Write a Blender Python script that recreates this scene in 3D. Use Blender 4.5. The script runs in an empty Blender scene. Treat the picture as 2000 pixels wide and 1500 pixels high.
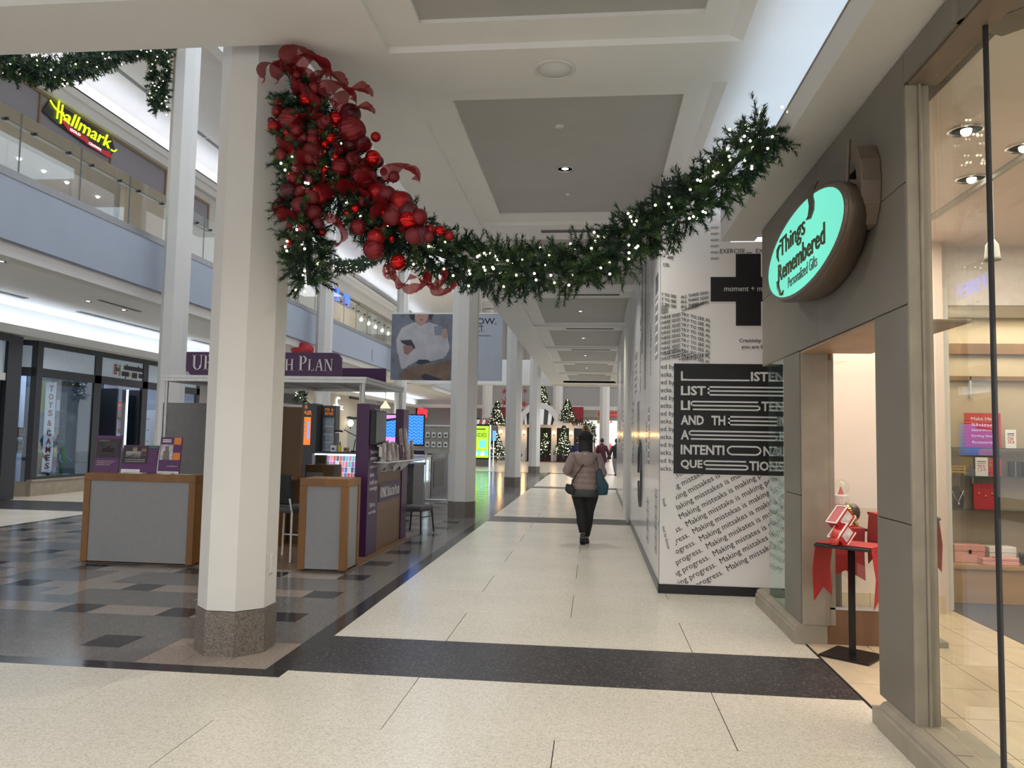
import bpy, bmesh, math, random
from mathutils import Vector, Matrix
rnd = random.Random(7)
S = bpy.context.scene
COL = S.collection
PI = math.pi
# ---------------------------------------------------------------- camera
YAW, PIT, ROL, FPX = -0.10709, 0.07036, 0.01877, 1512.0
_f = Vector((math.sin(YAW)*math.cos(PIT), math.cos(YAW)*math.cos(PIT), math.sin(PIT)))
_r = Vector((math.cos(YAW), -math.sin(YAW), 0)); _u = _r.cross(_f)
_r2 = _r*math.cos(ROL)+_u*math.sin(ROL); _u2 = _u*math.cos(ROL)-_r*math.sin(ROL)
cam = bpy.data.objects.new('camera', bpy.data.cameras.new('camera')); COL.objects.link(cam)
M = Matrix((_r2, _u2, -_f)).transposed().to_4x4(); M.translation = Vector((0, 0, 1.65))
cam.matrix_world = M
cam.data.sensor_width = 36; cam.data.lens = 36*FPX/2000; cam.data.clip_end = 300; cam.data.clip_start = .05
S.camera = cam
# ---------------------------------------------------------------- world, exposure, lamps
S.view_settings.view_transform = 'Standard'; S.view_settings.look = 'None'
S.view_settings.gamma = 1; S.view_settings.use_curve_mapping = False
S.view_settings.exposure = 0.42
S.cycles.use_denoising = True
S.cycles.sample_clamp_indirect = 4.0
S.cycles.max_bounces = 8; S.cycles.transparent_max_bounces = 12
W = bpy.data.worlds.new('world'); S.world = W; W.use_nodes = True
W.node_tree.nodes['Background'].inputs[0].default_value = (.98, .97, 1, 1)
W.node_tree.nodes['Background'].inputs[1].default_value = .95
def lamp(name, kind, loc, energy, color=(1, 1, 1), size=.2, size_y=None, rot=(0, 0, 0), spot=1.6, blend=.6):
    l = bpy.data.lights.new(name, kind); l.energy = energy; l.color = color
    if kind == 'AREA':
        l.size = size
        if size_y: l.shape = 'RECTANGLE'; l.size_y = size_y
    else: l.shadow_soft_size = size
    if kind == 'SPOT': l.spot_size = spot; l.spot_blend = blend
    o = bpy.data.objects.new(name, l); COL.objects.link(o); o.location = loc; o.rotation_euler = rot
    return o
COOL = (.66, .80, 1.0); WARM = (1.0, .88, .72); NEUT = (1, .96, .9)
# skylights in the atrium roof, one per bay
for k, yy in enumerate((2, 14, 26, 38)):
    lamp('atrium_skylight_lamp', 'AREA', (-6.0, yy, 12.3), 190, COOL, 4.2, 8.0)
lamp('court_skylight_lamp', 'AREA', (-3, 50, 11.8), 300, (.95, .96, 1), 9, 9)
for yy in (-1.9, -5.6): lamp('corridor_lamp_behind', 'SPOT', (-.36, yy, 4.55), 190, (1, .95, .88), .1, spot=2.6, blend=.6)
lamp('cross_corridor_lamp', 'SPOT', (-5.0, 1.2, 4.55), 210, (.97, .97, 1), .1, spot=2.6, blend=.6)
# ---------------------------------------------------------------- mesh helpers
WPOS = {}
def wpos(o): return WPOS.get(o.name, Vector((0, 0, 0)))
def finish(name, me, mat, parent=None, smooth=False):
    o = bpy.data.objects.new(name, me); COL.objects.link(o)
    if mat is not None:
        me.materials.clear(); me.materials.append(mat)
    if smooth:
        me.polygons.foreach_set('use_smooth', [True]*len(me.polygons))
    if parent is not None:
        o.parent = parent
    WPOS[o.name] = wpos(parent).copy() if parent is not None else Vector((0, 0, 0))
    return o
class MB:
    def __init__(s): s.v = []; s.f = []
    def add(s, vs, fs):
        b = len(s.v); s.v += [tuple(x) for x in vs]; s.f += [tuple(i+b for i in f) for f in fs]; return s
    def box(s, x0, x1, y0, y1, z0, z1):
        return s.add([(x0,y0,z0),(x1,y0,z0),(x1,y1,z0),(x0,y1,z0),(x0,y0,z1),(x1,y0,z1),(x1,y1,z1),(x0,y1,z1)],
                     [(0,3,2,1),(4,5,6,7),(0,1,5,4),(1,2,6,5),(2,3,7,6),(3,0,4,7)])
    def mbox(s, mat, sx, sy, sz):
        c = [(-1,-1,-1),(1,-1,-1),(1,1,-1),(-1,1,-1),(-1,-1,1),(1,-1,1),(1,1,1),(-1,1,1)]
        return s.add([mat @ Vector((a*sx/2, b*sy/2, d*sz/2)) for a, b, d in c],
                     [(0,3,2,1),(4,5,6,7),(0,1,5,4),(1,2,6,5),(2,3,7,6),(3,0,4,7)])
    def bar(s, p0, p1, w, h=None):
        p0 = Vector(p0); p1 = Vector(p1); d = p1-p0
        m = d.to_track_quat('X', 'Z').to_matrix().to_4x4(); m.translation = (p0+p1)/2
        return s.mbox(m, d.length, w, h or w)
    def extr(s, poly, vec):
        n = len(poly); vec = Vector(vec); a = [Vector(p) for p in poly]
        return s.add(a+[p+vec for p in a], [tuple(range(n))[::-1], tuple(range(n, 2*n))]+[(i, (i+1) % n, (i+1) % n+n, i+n) for i in range(n)])
    def tube(s, pts, r, n=8, cap=True, flat=1.0, up=(0, 0, 1)):
        pts = [Vector(p) for p in pts]; rs = r if isinstance(r, (list, tuple)) else [r]*len(pts)
        b = len(s.v); m = len(pts)
        prev = None
        for i, p in enumerate(pts):
            t = (pts[min(i+1, m-1)]-pts[max(i-1, 0)]).normalized()
            if prev is None:
                a = Vector(up) if abs(t.dot(Vector(up))) < .95 else Vector((1, 0, 0))
                x = t.cross(a).normalized()
            else: x = (prev-t*prev.dot(t)).normalized()
            prev = x; y = x.cross(t)
            for k in range(n):
                q = 2*PI*k/n; s.v.append(tuple(p+x*math.cos(q)*rs[i]+y*math.sin(q)*rs[i]*flat))
        for i in range(m-1):
            for k in range(n):
                s.f.append((b+i*n+k, b+(i+1)*n+k, b+(i+1)*n+(k+1) % n, b+i*n+(k+1) % n))
        if cap: s.f.append(tuple(b+k for k in range(n))); s.f.append(tuple(b+(m-1)*n+k for k in range(n))[::-1])
        return s
    def cyl(s, p0, p1, r0, r1=None, n=16): return s.tube([p0, p1], [r0, r0 if r1 is None else r1], n)
    def lathe(s, prof, c=(0, 0, 0), n=20, sx=1, sy=1):
        b = len(s.v); m = len(prof); c = Vector(c)
        for r, z in prof:
            for k in range(n):
                q = 2*PI*k/n; s.v.append((c.x+r*sx*math.cos(q), c.y+r*sy*math.sin(q), c.z+z))
        for i in range(m-1):
            for k in range(n):
                s.f.append((b+i*n+k, b+i*n+(k+1) % n, b+(i+1)*n+(k+1) % n, b+(i+1)*n+k))
        s.f.append(tuple(b+k for k in range(n))[::-1]); s.f.append(tuple(b+(m-1)*n+k for k in range(n)))
        return s
    def ball(s, c, r, n=12, m=8, sc=(1, 1, 1)):
        c = Vector(c); b = len(s.v)
        s.v.append((c.x, c.y, c.z-r*sc[2]))
        for j in range(1, m):
            t = PI*j/m
            for k in range(n):
                q = 2*PI*k/n
                s.v.append((c.x+r*sc[0]*math.sin(t)*math.cos(q), c.y+r*sc[1]*math.sin(t)*math.sin(q), c.z-r*sc[2]*math.cos(t)))
        s.v.append((c.x, c.y, c.z+r*sc[2])); top = len(s.v)-1
        for k in range(n):
            s.f.append((b, b+1+(k+1) % n, b+1+k)); e = b+1+(m-2)*n
            s.f.append((top, e+k, e+(k+1) % n))
        for j in range(m-2):
            for k in range(n):
                s.f.append((b+1+j*n+k, b+1+j*n+(k+1) % n, b+1+(j+1)*n+(k+1) % n, b+1+(j+1)*n+k))
        return s
    def loft(s, rings, cap=True):
        b = len(s.v); n = len(rings[0]); m = len(rings)
        for r in rings: s.v += [tuple(p) for p in r]
        for i in range(m-1):
            for k in range(n):
                s.f.append((b+i*n+k, b+i*n+(k+1) % n, b+(i+1)*n+(k+1) % n, b+(i+1)*n+k))
        if cap: s.f.append(tuple(b+k for k in range(n))[::-1]); s.f.append(tuple(b+(m-1)*n+k for k in range(n)))
        return s
    def mesh(s, name, off=None):
        me = bpy.data.meshes.new(name)
        vs = s.v if off is None else [(x-off[0], y-off[1], z-off[2]) for x, y, z in s.v]
        me.from_pydata(vs, [], s.f); me.update(); return me
    def build(s, name, mat, parent=None, smooth=False, bevel=0):
        me = s.mesh(name, wpos(parent) if parent is not None else None)
        bm = bmesh.new(); bm.from_mesh(me); bmesh.ops.recalc_face_normals(bm, faces=bm.faces); bm.to_mesh(me); bm.free()
        o = finish(name, me, mat, parent, smooth)
        if bevel:
            b = o.modifiers.new('bevel', 'BEVEL'); b.width = bevel; b.segments = 2; b.limit_method = 'ANGLE'
        return o
def B(*a): return MB().box(*a)
def tag(o, label=None, cat=None, group=None, kind=None):
    if label: o['label'] = label
    if cat: o['category'] = cat
    if group: o['group'] = group
    if kind: o['kind'] = kind
    return o
def thing(name, label, cat, loc=(0, 0, 0), group=None):
    o = bpy.data.objects.new(name, None); COL.objects.link(o); o.location = loc; o.empty_display_size = .1
    WPOS[o.name] = Vector(loc); return tag(o, label, cat, group)
def struct(o, label=None, cat=None): return tag(o, label, cat, None, 'structure')
def dup(root, loc=None, rotz=None, label=None, group=None, parent=None, scale=None):
    r = root.copy(); COL.objects.link(r); r.parent = parent if parent is not None else root.parent
    if loc is not None: r.location = loc
    if rotz is not None: r.rotation_euler = (0, 0, rotz)
    if scale is not None: r.scale = scale if isinstance(scale, (tuple, list)) else (scale,)*3
    if label: r['label'] = label
    if group: r['group'] = group
    WPOS[r.name] = Vector(r.location)
    for ch in root.children: dup(ch, parent=r)
    return r
def inst(name, me, parent, loc, rot=None, scale=None):
    o = bpy.data.objects.new(name, me); COL.objects.link(o); o.parent = parent
    o.location = Vector(loc)-(wpos(parent) if parent is not None else Vector((0, 0, 0)))
    if rot is not None: o.rotation_euler = rot
    if scale is not None: o.scale = scale if isinstance(scale, (tuple, list)) else (scale,)*3
    return o
def text_mesh(body, bold=0.0, res=2, shear=0, spacing=1.0, extrude=0.0, line=1.0, align='LEFT'):
    cu = bpy.data.curves.new('t', 'FONT'); cu.body = body; cu.size = 1; cu.resolution_u = res; cu.offset = bold
    cu.shear = shear; cu.space_character = spacing; cu.extrude = extrude; cu.space_line = line; cu.align_x = align
    ob = bpy.data.objects.new('t', cu)
    me = bpy.data.meshes.new_from_object(ob)
    bpy.data.objects.remove(ob); bpy.data.curves.remove(cu)
    return me
def text(name, body, p, right, up, w, h, mat, parent, depth=.004, bold=0, shear=0, spacing=1.0, xsize=None, res=2, rot=0, fixed=None, align='LEFT'):
    """lettering whose box starts at p (lower left) and is w wide, h high; w None keeps the proportions.
    fixed=size places the text on its baseline at p with that letter size"""
    me = text_mesh(body, bold, res, shear, spacing, .5, 1.0, align)
    n = len(me.vertices)
    if n == 0: return None
    co = [0.0]*(n*3); me.vertices.foreach_get('co', co)
    xs = co[0::3]; ys = co[1::3]
    x0, x1, y0, y1 = min(xs), max(xs), min(ys), max(ys)
    if fixed: sx = fixed*(xsize or 1); sy = fixed; x0 = 0; y0 = 0
    else:
        sy = h/(y1-y0) if h else w/(x1-x0); sx = w/(x1-x0) if w else sy*(xsize or 1)
    R = Vector(right).normalized(); U = Vector(up).normalized(); N = R.cross(U); P = Vector(p)-(wpos(parent) if parent is not None else Vector())
    cr, sr = math.cos(rot), math.sin(rot)
    for i in range(n):
        a = (co[3*i]-x0)*sx; b = (co[3*i+1]-y0)*sy; z = (co[3*i+2]+.5)*depth
        a, b = a*cr-b*sr, a*sr+b*cr
        q = P+R*a+U*b+N*z
        co[3*i], co[3*i+1], co[3*i+2] = q
    me.vertices.foreach_set('co', co); me.update()
    return finish(name, me, mat, parent)
def clip_text(o, co, no):
    bm = bmesh.new(); bm.from_mesh(o.data)
    for c, n in zip(co, no):
        bmesh.ops.bisect_plane(bm, geom=bm.verts[:]+bm.edges[:]+bm.faces[:], plane_co=c, plane_no=n, clear_outer=True)
    bm.to_mesh(o.data); bm.free()
# ---------------------------------------------------------------- materials
MATS = {}
def mat(name, col, rough=.5, metal=0, var=.06, scale=12, bump=0, emit=None, es=0, spec=.5, coat=0, stretch=None, trans=0, sheen=0, alpha=1):
    if name in MATS: return MATS[name]
    m = bpy.data.materials.new(name); m.use_nodes = True; nt = m.node_tree; b = nt.nodes['Principled BSDF']
    tc = nt.nodes.new('ShaderNodeTexCoord'); nz = nt.nodes.new('ShaderNodeTexNoise'); nz.inputs['Scale'].default_value = scale
    nz.inputs['Detail'].default_value = 4
    if stretch:
        mp = nt.nodes.new('ShaderNodeMapping'); mp.inputs['Scale'].default_value = stretch
        nt.links.new(tc.outputs['Object'], mp.inputs[0]); nt.links.new(mp.outputs[0], nz.inputs['Vector'])
    else: nt.links.new(tc.outputs['Object'], nz.inputs['Vector'])
    rp = nt.nodes.new('ShaderNodeValToRGB'); c = col
    rp.color_ramp.elements[0].position = .3; rp.color_ramp.elements[1].position = .7
    rp.color_ramp.elements[0].color = [x*(1-var) for x in c[:3]]+[1]; rp.color_ramp.elements[1].color = [min(1, x*(1+var)) for x in c[:3]]+[1]
    nt.links.new(nz.outputs['Fac'], rp.inputs[0]); nt.links.new(rp.outputs[0], b.inputs['Base Color'])
    b.inputs['Roughness'].default_value = rough; b.inputs['Metallic'].default_value = metal
    b.inputs['Specular IOR Level'].default_value = spec; b.inputs['Coat Weight'].default_value = coat
    b.inputs['Transmission Weight'].default_value = trans; b.inputs['Sheen Weight'].default_value = sheen
    b.inputs['Alpha'].default_value = alpha
    if emit: b.inputs['Emission Color'].default_value = (*emit, 1); b.inputs['Emission Strength'].default_value = es
    if bump:
        bp = nt.nodes.new('ShaderNodeBump'); bp.inputs['Strength'].default_value = bump; bp.inputs['Distance'].default_value = .01
        nt.links.new(nz.outputs['Fac'], bp.inputs['Height']); nt.links.new(bp.outputs[0], b.inputs['Normal'])
    MATS[name] = m; return m
def glass(name, tint=(.93, .97, .95), gloss=.04, refl=1.0, ior=1.5):
    m = bpy.data.materials.new(name); m.use_nodes = True; nt = m.node_tree; nt.nodes.remove(nt.nodes['Principled BSDF'])
    out = nt.nodes['Material Output']; t = nt.nodes.new('ShaderNodeBsdfTransparent'); t.inputs[0].default_value = (*tint, 1)
    g = nt.nodes.new('ShaderNodeBsdfGlossy'); g.inputs['Roughness'].default_value = gloss*.25; g.inputs[0].default_value = (refl, refl, refl, 1)
    fr = nt.nodes.new('ShaderNodeFresnel'); ge = nt.nodes.new('ShaderNodeNewGeometry'); mr = nt.nodes.new('ShaderNodeMapRange')
    mr.inputs['To Min'].default_value = ior; mr.inputs['To Max'].default_value = 1/ior
    nt.links.new(ge.outputs['Backfacing'], mr.inputs[0]); nt.links.new(mr.outputs[0], fr.inputs[0])
    mx = nt.nodes.new('ShaderNodeMixShader')
    nt.links.new(fr.outputs[0], mx.inputs[0]); nt.links.new(t.outputs[0], mx.inputs[1]); nt.links.new(g.outputs[0], mx.inputs[2])
    nt.links.new(mx.outputs[0], out.inputs[0]); MATS[name] = m; return m
def glow(name, col, s, var=.05, scale=3):
    """self-luminous surface"""
    m = bpy.data.materials.new(name); m.use_nodes = True; nt = m.node_tree; nt.nodes.remove(nt.nodes['Principled BSDF'])
    out = nt.nodes['Material Output']; e = nt.nodes.new('ShaderNodeEmission'); e.inputs[0].default_value = (*col, 1); e.inputs[1].default_value = s
    tc = nt.nodes.new('ShaderNodeTexCoord'); nz = nt.nodes.new('ShaderNodeTexNoise'); nz.inputs['Scale'].default_value = scale
    mr = nt.nodes.new('ShaderNodeMapRange'); mr.inputs['To Min'].default_value = s*(1-var); mr.inputs['To Max'].default_value = s*(1+var)
    nt.links.new(tc.outputs['Object'], nz.inputs['Vector']); nt.links.new(nz.outputs['Fac'], mr.inputs[0]); nt.links.new(mr.outputs[0], e.inputs[1])
    nt.links.new(e.outputs[0], out.inputs[0]); MATS[name] = m; return m
def speckle(name, c0, c1, c2, sc, rough, t=(.42, .60), bump=0, rvar=.03, spec=.5):
    """terrazzo / granite: two voronoi chip layers over a cloudy base"""
    m = bpy.data.materials.new(name); m.use_nodes = True; nt = m.node_tree; b = nt.nodes['Principled BSDF']
    tc = nt.nodes.new('ShaderNodeTexCoord'); vo = nt.nodes.new('ShaderNodeTexVoronoi'); vo.inputs['Scale'].default_value = sc
    nt.links.new(tc.outputs['Object'], vo.inputs['Vector'])
    sep = nt.nodes.new('ShaderNodeSeparateColor'); nt.links.new(vo.outputs['Color'], sep.inputs[0])
    rp = nt.nodes.new('ShaderNodeValToRGB'); rp.color_ramp.interpolation = 'LINEAR'
    e = rp.color_ramp.elements; e[0].position = 0; e[0].color = (*c0, 1); e[1].position = 1; e[1].color = (*c2, 1)
    k = e.new(t[0]); k.color = (*c1, 1); k = e.new(t[1]); k.color = (*c1, 1)
    nt.links.new(sep.outputs[0], rp.inputs[0])
    nz = nt.nodes.new('ShaderNodeTexNoise'); nz.inputs['Scale'].default_value = 1.1; nt.links.new(tc.outputs['Object'], nz.inputs['Vector'])
    mr = nt.nodes.new('ShaderNodeMapRange'); mr.inputs['To Min'].default_value = .93; mr.inputs['To Max'].default_value = 1.06
    nt.links.new(nz.outputs['Fac'], mr.inputs[0])
    mx = nt.nodes.new('ShaderNodeVectorMath'); mx.operation = 'SCALE'; nt.links.new(rp.outputs[0], mx.inputs[0]); nt.links.new(mr.outputs[0], mx.inputs['Scale'])
    nt.links.new(mx.outputs[0], b.inputs['Base Color'])
    m2 = nt.nodes.new('ShaderNodeMapRange'); m2.inputs['To Min'].default_value = rough-rvar; m2.inputs['To Max'].default_value = rough+rvar
    nt.links.new(nz.outputs['Fac'], m2.inputs[0]); nt.links.new(m2.outputs[0], b.inputs['Roughness'])
    b.inputs['Specular IOR Level'].default_value = spec
    if bump:
        bp = nt.nodes.new('ShaderNodeBump'); bp.inputs['Strength'].default_value = bump; bp.inputs['Distance'].default_value = .004
        nt.links.new(vo.outputs['Distance'], bp.inputs['Height']); nt.links.new(bp.outputs[0], b.inputs['Normal'])
    MATS[name] = m; return m
white = mat('white_paint', (.68, .665, .625), .6, var=.02, scale=2)
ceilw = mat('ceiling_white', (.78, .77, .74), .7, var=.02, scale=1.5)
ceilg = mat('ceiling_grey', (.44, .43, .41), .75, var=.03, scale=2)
stone = mat('limestone', (.30, .26, .20), .45, var=.12, scale=5, bump=.05)
stone2 = mat('limestone_face', (.18, .160, .132), .5, var=.05, scale=3)
stoned = mat('limestone_dark', (.27, .235, .18), .4, var=.15, scale=6, bump=.05)
black = mat('black', (.012, .012, .014), .45)
blackm = mat('black_metal', (.02, .02, .022), .35, metal=.6)
chrome = mat('steel', (.55, .56, .57), .3, metal=1)
alum = mat('aluminium', (.52, .52, .50), .38, metal=.75)
wood = mat('oak_veneer', (.23, .10, .022), .42, var=.18, scale=5, stretch=(1, 1, .08))
oakf = mat('oak_front_brown', (.18, .108, .06), .45, var=.12, scale=5, stretch=(.1, .1, 1))
wood2 = mat('oak_veneer_light', (.42, .24, .10), .45, var=.15, scale=5, stretch=(.1, .1, 1))
woodd = mat('walnut_board', (.16, .085, .035), .5, var=.2, scale=5, stretch=(1, 1, .08))
frost = mat('frosted_panel', (.29, .29, .285), .5, var=.03)
purple = mat('purple_laminate', (.048, .007, .058), .38, var=.06)
purpleg = mat('purple_grey_vinyl', (.085, .055, .10), .5, var=.04)
lettw = mat('letter_white', (.78, .78, .78), .5, var=.01)
lettk = mat('letter_black', (.015, .015, .017), .5, var=.01)
redm = mat('red_cloth', (.42, .018, .025), .6, var=.1)
clear = glass('clear_glass'); greeng = glass('greenish_glass', (.80, .93, .88), .04)
dimg = glass('tinted_glass', (.72, .80, .84), .04)
# ================================================================ FLOOR
terr = speckle('cream_terrazzo', (.56, .51, .42), (.70, .65, .55), (.78, .73, .64), 110, .24)
tdark = speckle('charcoal_terrazzo', (.018, .016, .018), (.045, .040, .042), (.16, .15, .15), 90, .32, t=(.3, .85), spec=.2)
tgrey = speckle('grey_floor_tile', (.13, .12, .11), (.165, .155, .143), (.20, .19, .18), 90, .16)
tpink = speckle('sand_floor_tile', (.26, .215, .18), (.32, .265, .22), (.37, .31, .265), 90, .13)
tblk = speckle('black_floor_tile', (.018, .018, .02), (.035, .035, .038), (.07, .07, .072), 90, .13)
granite = speckle('brown_granite', (.08, .068, .056), (.17, .145, .12), (.28, .25, .215), 150, .55, t=(.35, .65), bump=.5)
grout = mat('dark_joint', (.03, .027, .022), .8)
floor = struct(B(-22, 12, -8, 92, -.06, -.005).build('floor', grout), 'polished mall floor of cream terrazzo and dark tile', 'floor')
_box = {}
def slab(name, x0, x1, y0, y1, m, z=0.0, gx=.0, gy=.0):
    w = round(x1-x0-gx, 3); d = round(y1-y0-gy, 3); k = (w, d, m.name)
    if k not in _box:
        me = B(-w/2, w/2, -d/2, d/2, -.02, 0).mesh(name); me.materials.append(m); _box[k] = me
    return inst(name, _box[k], floor, ((x0+x1)/2, (y0+y1)/2, z))
BANDS = [(5.36, 6.33), (15.43, 16.5), (26.2, 27.2), (37.3, 38.3)]
rows = [-3.73, -2.71, -1.69, -.68, .34, 1.36, 2.37, 3.37, 4.39, 5.36, 6.33, 7.35, 8.39, 9.40, 10.44, 11.47, 12.50, 13.48, 14.46, 15.43, 16.5]
y = 16.5
while y < 38:
    y += .97 if y < 37 else 1.0
    for b0, b1 in BANDS[2:]:
        if abs(y-b0) < .5: y = b0
        elif abs(y-b1) < .5: y = b1
    rows.append(y)
XL, XR = -2.12, 1.75
for i in range(len(rows)-1):
    a, b = rows[i], rows[i+1]
    if any(abs(a-b0) < .05 for b0, _ in BANDS):
        for x0, x1 in ((XL, -.2), (-.2, XR)): slab('terrazzo_band', x0, x1, a, b, tdark, 0, .002, .002)
        continue
    js = [-1.18, .785] if i % 2 == (rows.index(4.39) % 2) else [-.2]
    xs = [XL]+js+[XR]
    if b <= 5.3 or a < 5.2: xs = sorted(xs[1:]+[j-1.965*k for k in range(1, 7) for j in js[:1]]+[-14.2])
    for x0, x1 in zip(xs, xs[1:]):
        if a > 4.3 and a < 5 and x0 < -2.2:
            slab('terrazzo_panel', x0, x1, a, 5.2, terr, 0, .003, .002)
            if x1 > -2.12: slab('terrazzo_panel', -2.12, x1, 5.2, b, terr, 0, .006, .0)
        else: slab('terrazzo_panel', x0, x1, a, b, terr, 0, .006, .002)
for k in range(17):      # the court beyond the corridor
    slab('terrazzo_panel', -22, 12, 38.3+k*2.2, 40.5+k*2.2, terr, 0, 0, .004)
for k in range(17):      # walkway along the shops across the atrium
    slab('terrazzo_panel', -14.2, -10.0, 5.2+k*1.95, 7.15+k*1.95, terr if k not in (5, 11) else tdark, 0, 0, .006)
TX, TY = (9.85-2.28)/23, .34
NR = int((38.3-5.36)/TY)
rest = {tgrey: MB(), tpink: MB(), tblk: MB()}
BC = (1, 4, 7, 11, 15, 18, 21)
def tcol(c, r):
    if r % 3 == 1:
        if c in BC and not (r == 1 and c != 4): return tblk
        if r == 1: return tpink if c < 3 else tgrey
        return tgrey if c == 0 else tpink
    if r == 0 and c < 3: return tpink
    if c in (4, 9, 13, 18) and r > 5: return tpink
    return tgrey
for r in range(NR):
    for c in range(23):
        x1 = -2.28-c*TX; y0 = 5.36+r*TY; m = tcol(c, r)
        if r < 13: slab('tile', x1-TX, x1, y0, y0+TY, m, 0, .003, .003)
        else: rest[m].box(x1-TX+.0015, x1-.0015, y0+.0015, y0+TY-.0015, -.02, 0)
for m, q in rest.items(): tag(q.build('distant_tiling', m, floor), kind='stuff')
for k in range(34):
    slab('border_tile', -2.28, -2.12, 5.36+k*.98, 6.34+k*.98, tblk, 0, 0, .002)
    if 5.36+k*.98 < 37: slab('border_tile', -10.0, -9.85, 5.36+k*.98, 6.34+k*.98, tblk, 0, 0, .002)
for k in range(17): slab('border_tile', -2.12-(k+1)*.46, -2.12-k*.46, 5.2, 5.36, tblk, 0, .002, 0)
# ================================================================ CEILINGS
ZC = 4.59
cei = struct(MB().box(-2.28, -1.607, 5.44, 41.4, ZC, 5.0).box(1.05, 1.95, -6, 8.68, ZC, 5.0).box(1.05, 1.95, 8.8, 41.4, ZC, 5.0)
             .box(-14.2, -3.05, -6, .6, ZC, 5.0).box(-3.05, -1.607, -6, 5.44, ZC, 5.0).box(-14.2, -3.05, 4.79, 5.44, ZC, 5.0).box(-14.2, -8.6, .6, 4.79, ZC, 5.0)
             .build('ceiling', ceilw), 'white coffered corridor ceiling', 'ceiling')
B(-2.28, 1.95, -6, 41.4, 5.0, 5.9).build('slab', ceilw, cei); B(-14.2, -2.28, -6, 5.44, 5.0, 5.9).build('slab', ceilw, cei)
CO = [1.45+4.83*k for k in range(9)]
def coffer(x0, x1, y0, y1, first=False):
    l = .315; z1 = ZC+.05; z2 = ZC+.08
    MB().box(x0, x0+l, y0, y1, z1, 5.0).box(x1-l, x1, y0, y1, z1, 5.0).box(x0+l, x1-l, y0, y0+l, z1, 5.0).box(x0+l, x1-l, y1-l, y1, z1, 5.0).build('coffer_ledge', ceilw, cei)
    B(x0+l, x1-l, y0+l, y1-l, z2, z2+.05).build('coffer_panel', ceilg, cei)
    MB().extr([(x1-.10, y0, z1), (x1, y0, z1), (x1, y0, ZC)], (0, y1-y0, 0)).build('coffer_slope', ceilw, cei)
prev = -6
for y0 in CO:
    B(-1.607, 1.05, prev, y0, ZC, 5.0).build('coffer_beam', ceilw, cei); prev = y0+4.18
    if prev < 41.4: coffer(-1.607, 1.05, y0, prev)
B(-1.607, 1.05, CO[-1]-.65, 41.4, ZC, 5.0).build('coffer_beam', ceilw, cei)
coffer(-8.6, -3.05, .6, 4.79)
def slot(x0, x1, y0, y1, z, parent):
    o = B(x0, x1, y0, y1, z-.012, z+.01).build('slot_diffuser', mat('vent_grey', (.30, .29, .28), .5), parent)
    n = max(1, int(min(x1-x0, y1-y0)/.03))
    for k in range(n):
        if x1-x0 > y1-y0: B(x0, x1, y0+(k+.35)*(y1-y0)/n, y0+(k+.65)*(y1-y0)/n, z-.015, z-.012).build('vane', black, o)
        else: B(x0+(k+.35)*(x1-x0)/n, x0+(k+.65)*(x1-x0)/n, y0, y1, z-.015, z-.012).build('vane', black, o)
for k in range(1, 7): slot(-.78, .47, 10.70+4.83*(k-1), 10.82+4.83*(k-1), ZC, cei)
# cove bulkhead along the shop front on the right
cove = struct(MB().box(1.38, 1.74, -4, 8.69, 3.885, 3.95).box(1.38, 1.42, -4, 8.69, 3.95, 4.10).build('trim_1', white), 'white cove bulkhead above the shop front', 'trim')
lip = B(1.375, 1.425, -4, 8.69, 4.10, 4.115).build('edge_trim', mat('taupe_trim', (.22, .19, .17), .5), cove)
ledc = glow('cove_led', (.62, .78, 1.0), 7.5)
B(1.50, 1.56, -4, 8.6, 3.96, 3.985).build('light_strip', ledc, cove)
# blocks light and view above the bulkhead
struct(MB().box(1.74, 2.2, -6, 8.69, 3.93, 5.0).build('wall_upper', white), 'plain upper wall above the cove', 'wall')
# fixtures in the corridor ceiling
sp = thing('ceiling_speaker', 'round white loudspeaker grille in the ceiling between the first two coffers', 'speaker', (-.347, 5.96, ZC))
MB().lathe([(.165, 0), (.165, -.012), (.15, -.02), (.142, -.012), (.142, 0)], (-.347, 5.96, ZC), 40).build('rim', white, sp, True)
MB().lathe([(.142, 0), (.142, -.010), (.09, -.012), (.085, -.016), (.0, -.017)], (-.347, 5.96, ZC), 40).build('grille', mat('grille_white', (.78, .77, .75), .6, bump=.3, scale=300), sp, True)
canr = mat('can_reflector', (.75, .75, .78), .12, metal=1); bulbm = glow('downlight_bulb', (1, .95, .88), 5)
def downlight(x, y, z, label, r=.085, energy=60, color=NEUT, spot=2.3, group='downlights in the corridor coffers'):
    t = thing('downlight', label, 'downlight', (x, y, z), group)
    MB().lathe([(r+.012, 0), (r+.012, -.006), (r, -.008), (r*.96, .0), (r*.9, .05), (r*.3, .09)], (x, y, z), 24).build('reflector', canr, t, True)
    MB().lathe([(.0, .0), (r*.45, .004), (r*.45, .012), (0, .014)], (x, y, z-.004), 16).build('bulb', bulbm, t, True)
    if energy: lamp('downlight_lamp', 'SPOT', (x, y, z-.03), energy, color, .06, spot=spot, blend=.7)
    return t
ORD = ['first', 'second', 'third', 'fourth', 'fifth', 'sixth', 'seventh', 'eighth']
CW = (1.0, .95, .86)
for k, y0 in enumerate(CO[:8]):
    yl = y0+2.20 if k else y0+1.9
    if k == 0:
        lamp('downlight_lamp', 'SPOT', (-.36, 2.9, ZC+.04), 235, CW, .08, spot=2.4, blend=.7); continue
    downlight(-.36, yl, ZC+.08, 'recessed chrome downlight in the %s grey coffer of the corridor' % ORD[k-1], energy=240 if k in (1, 5, 6, 7) else 120, color=CW)
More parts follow.
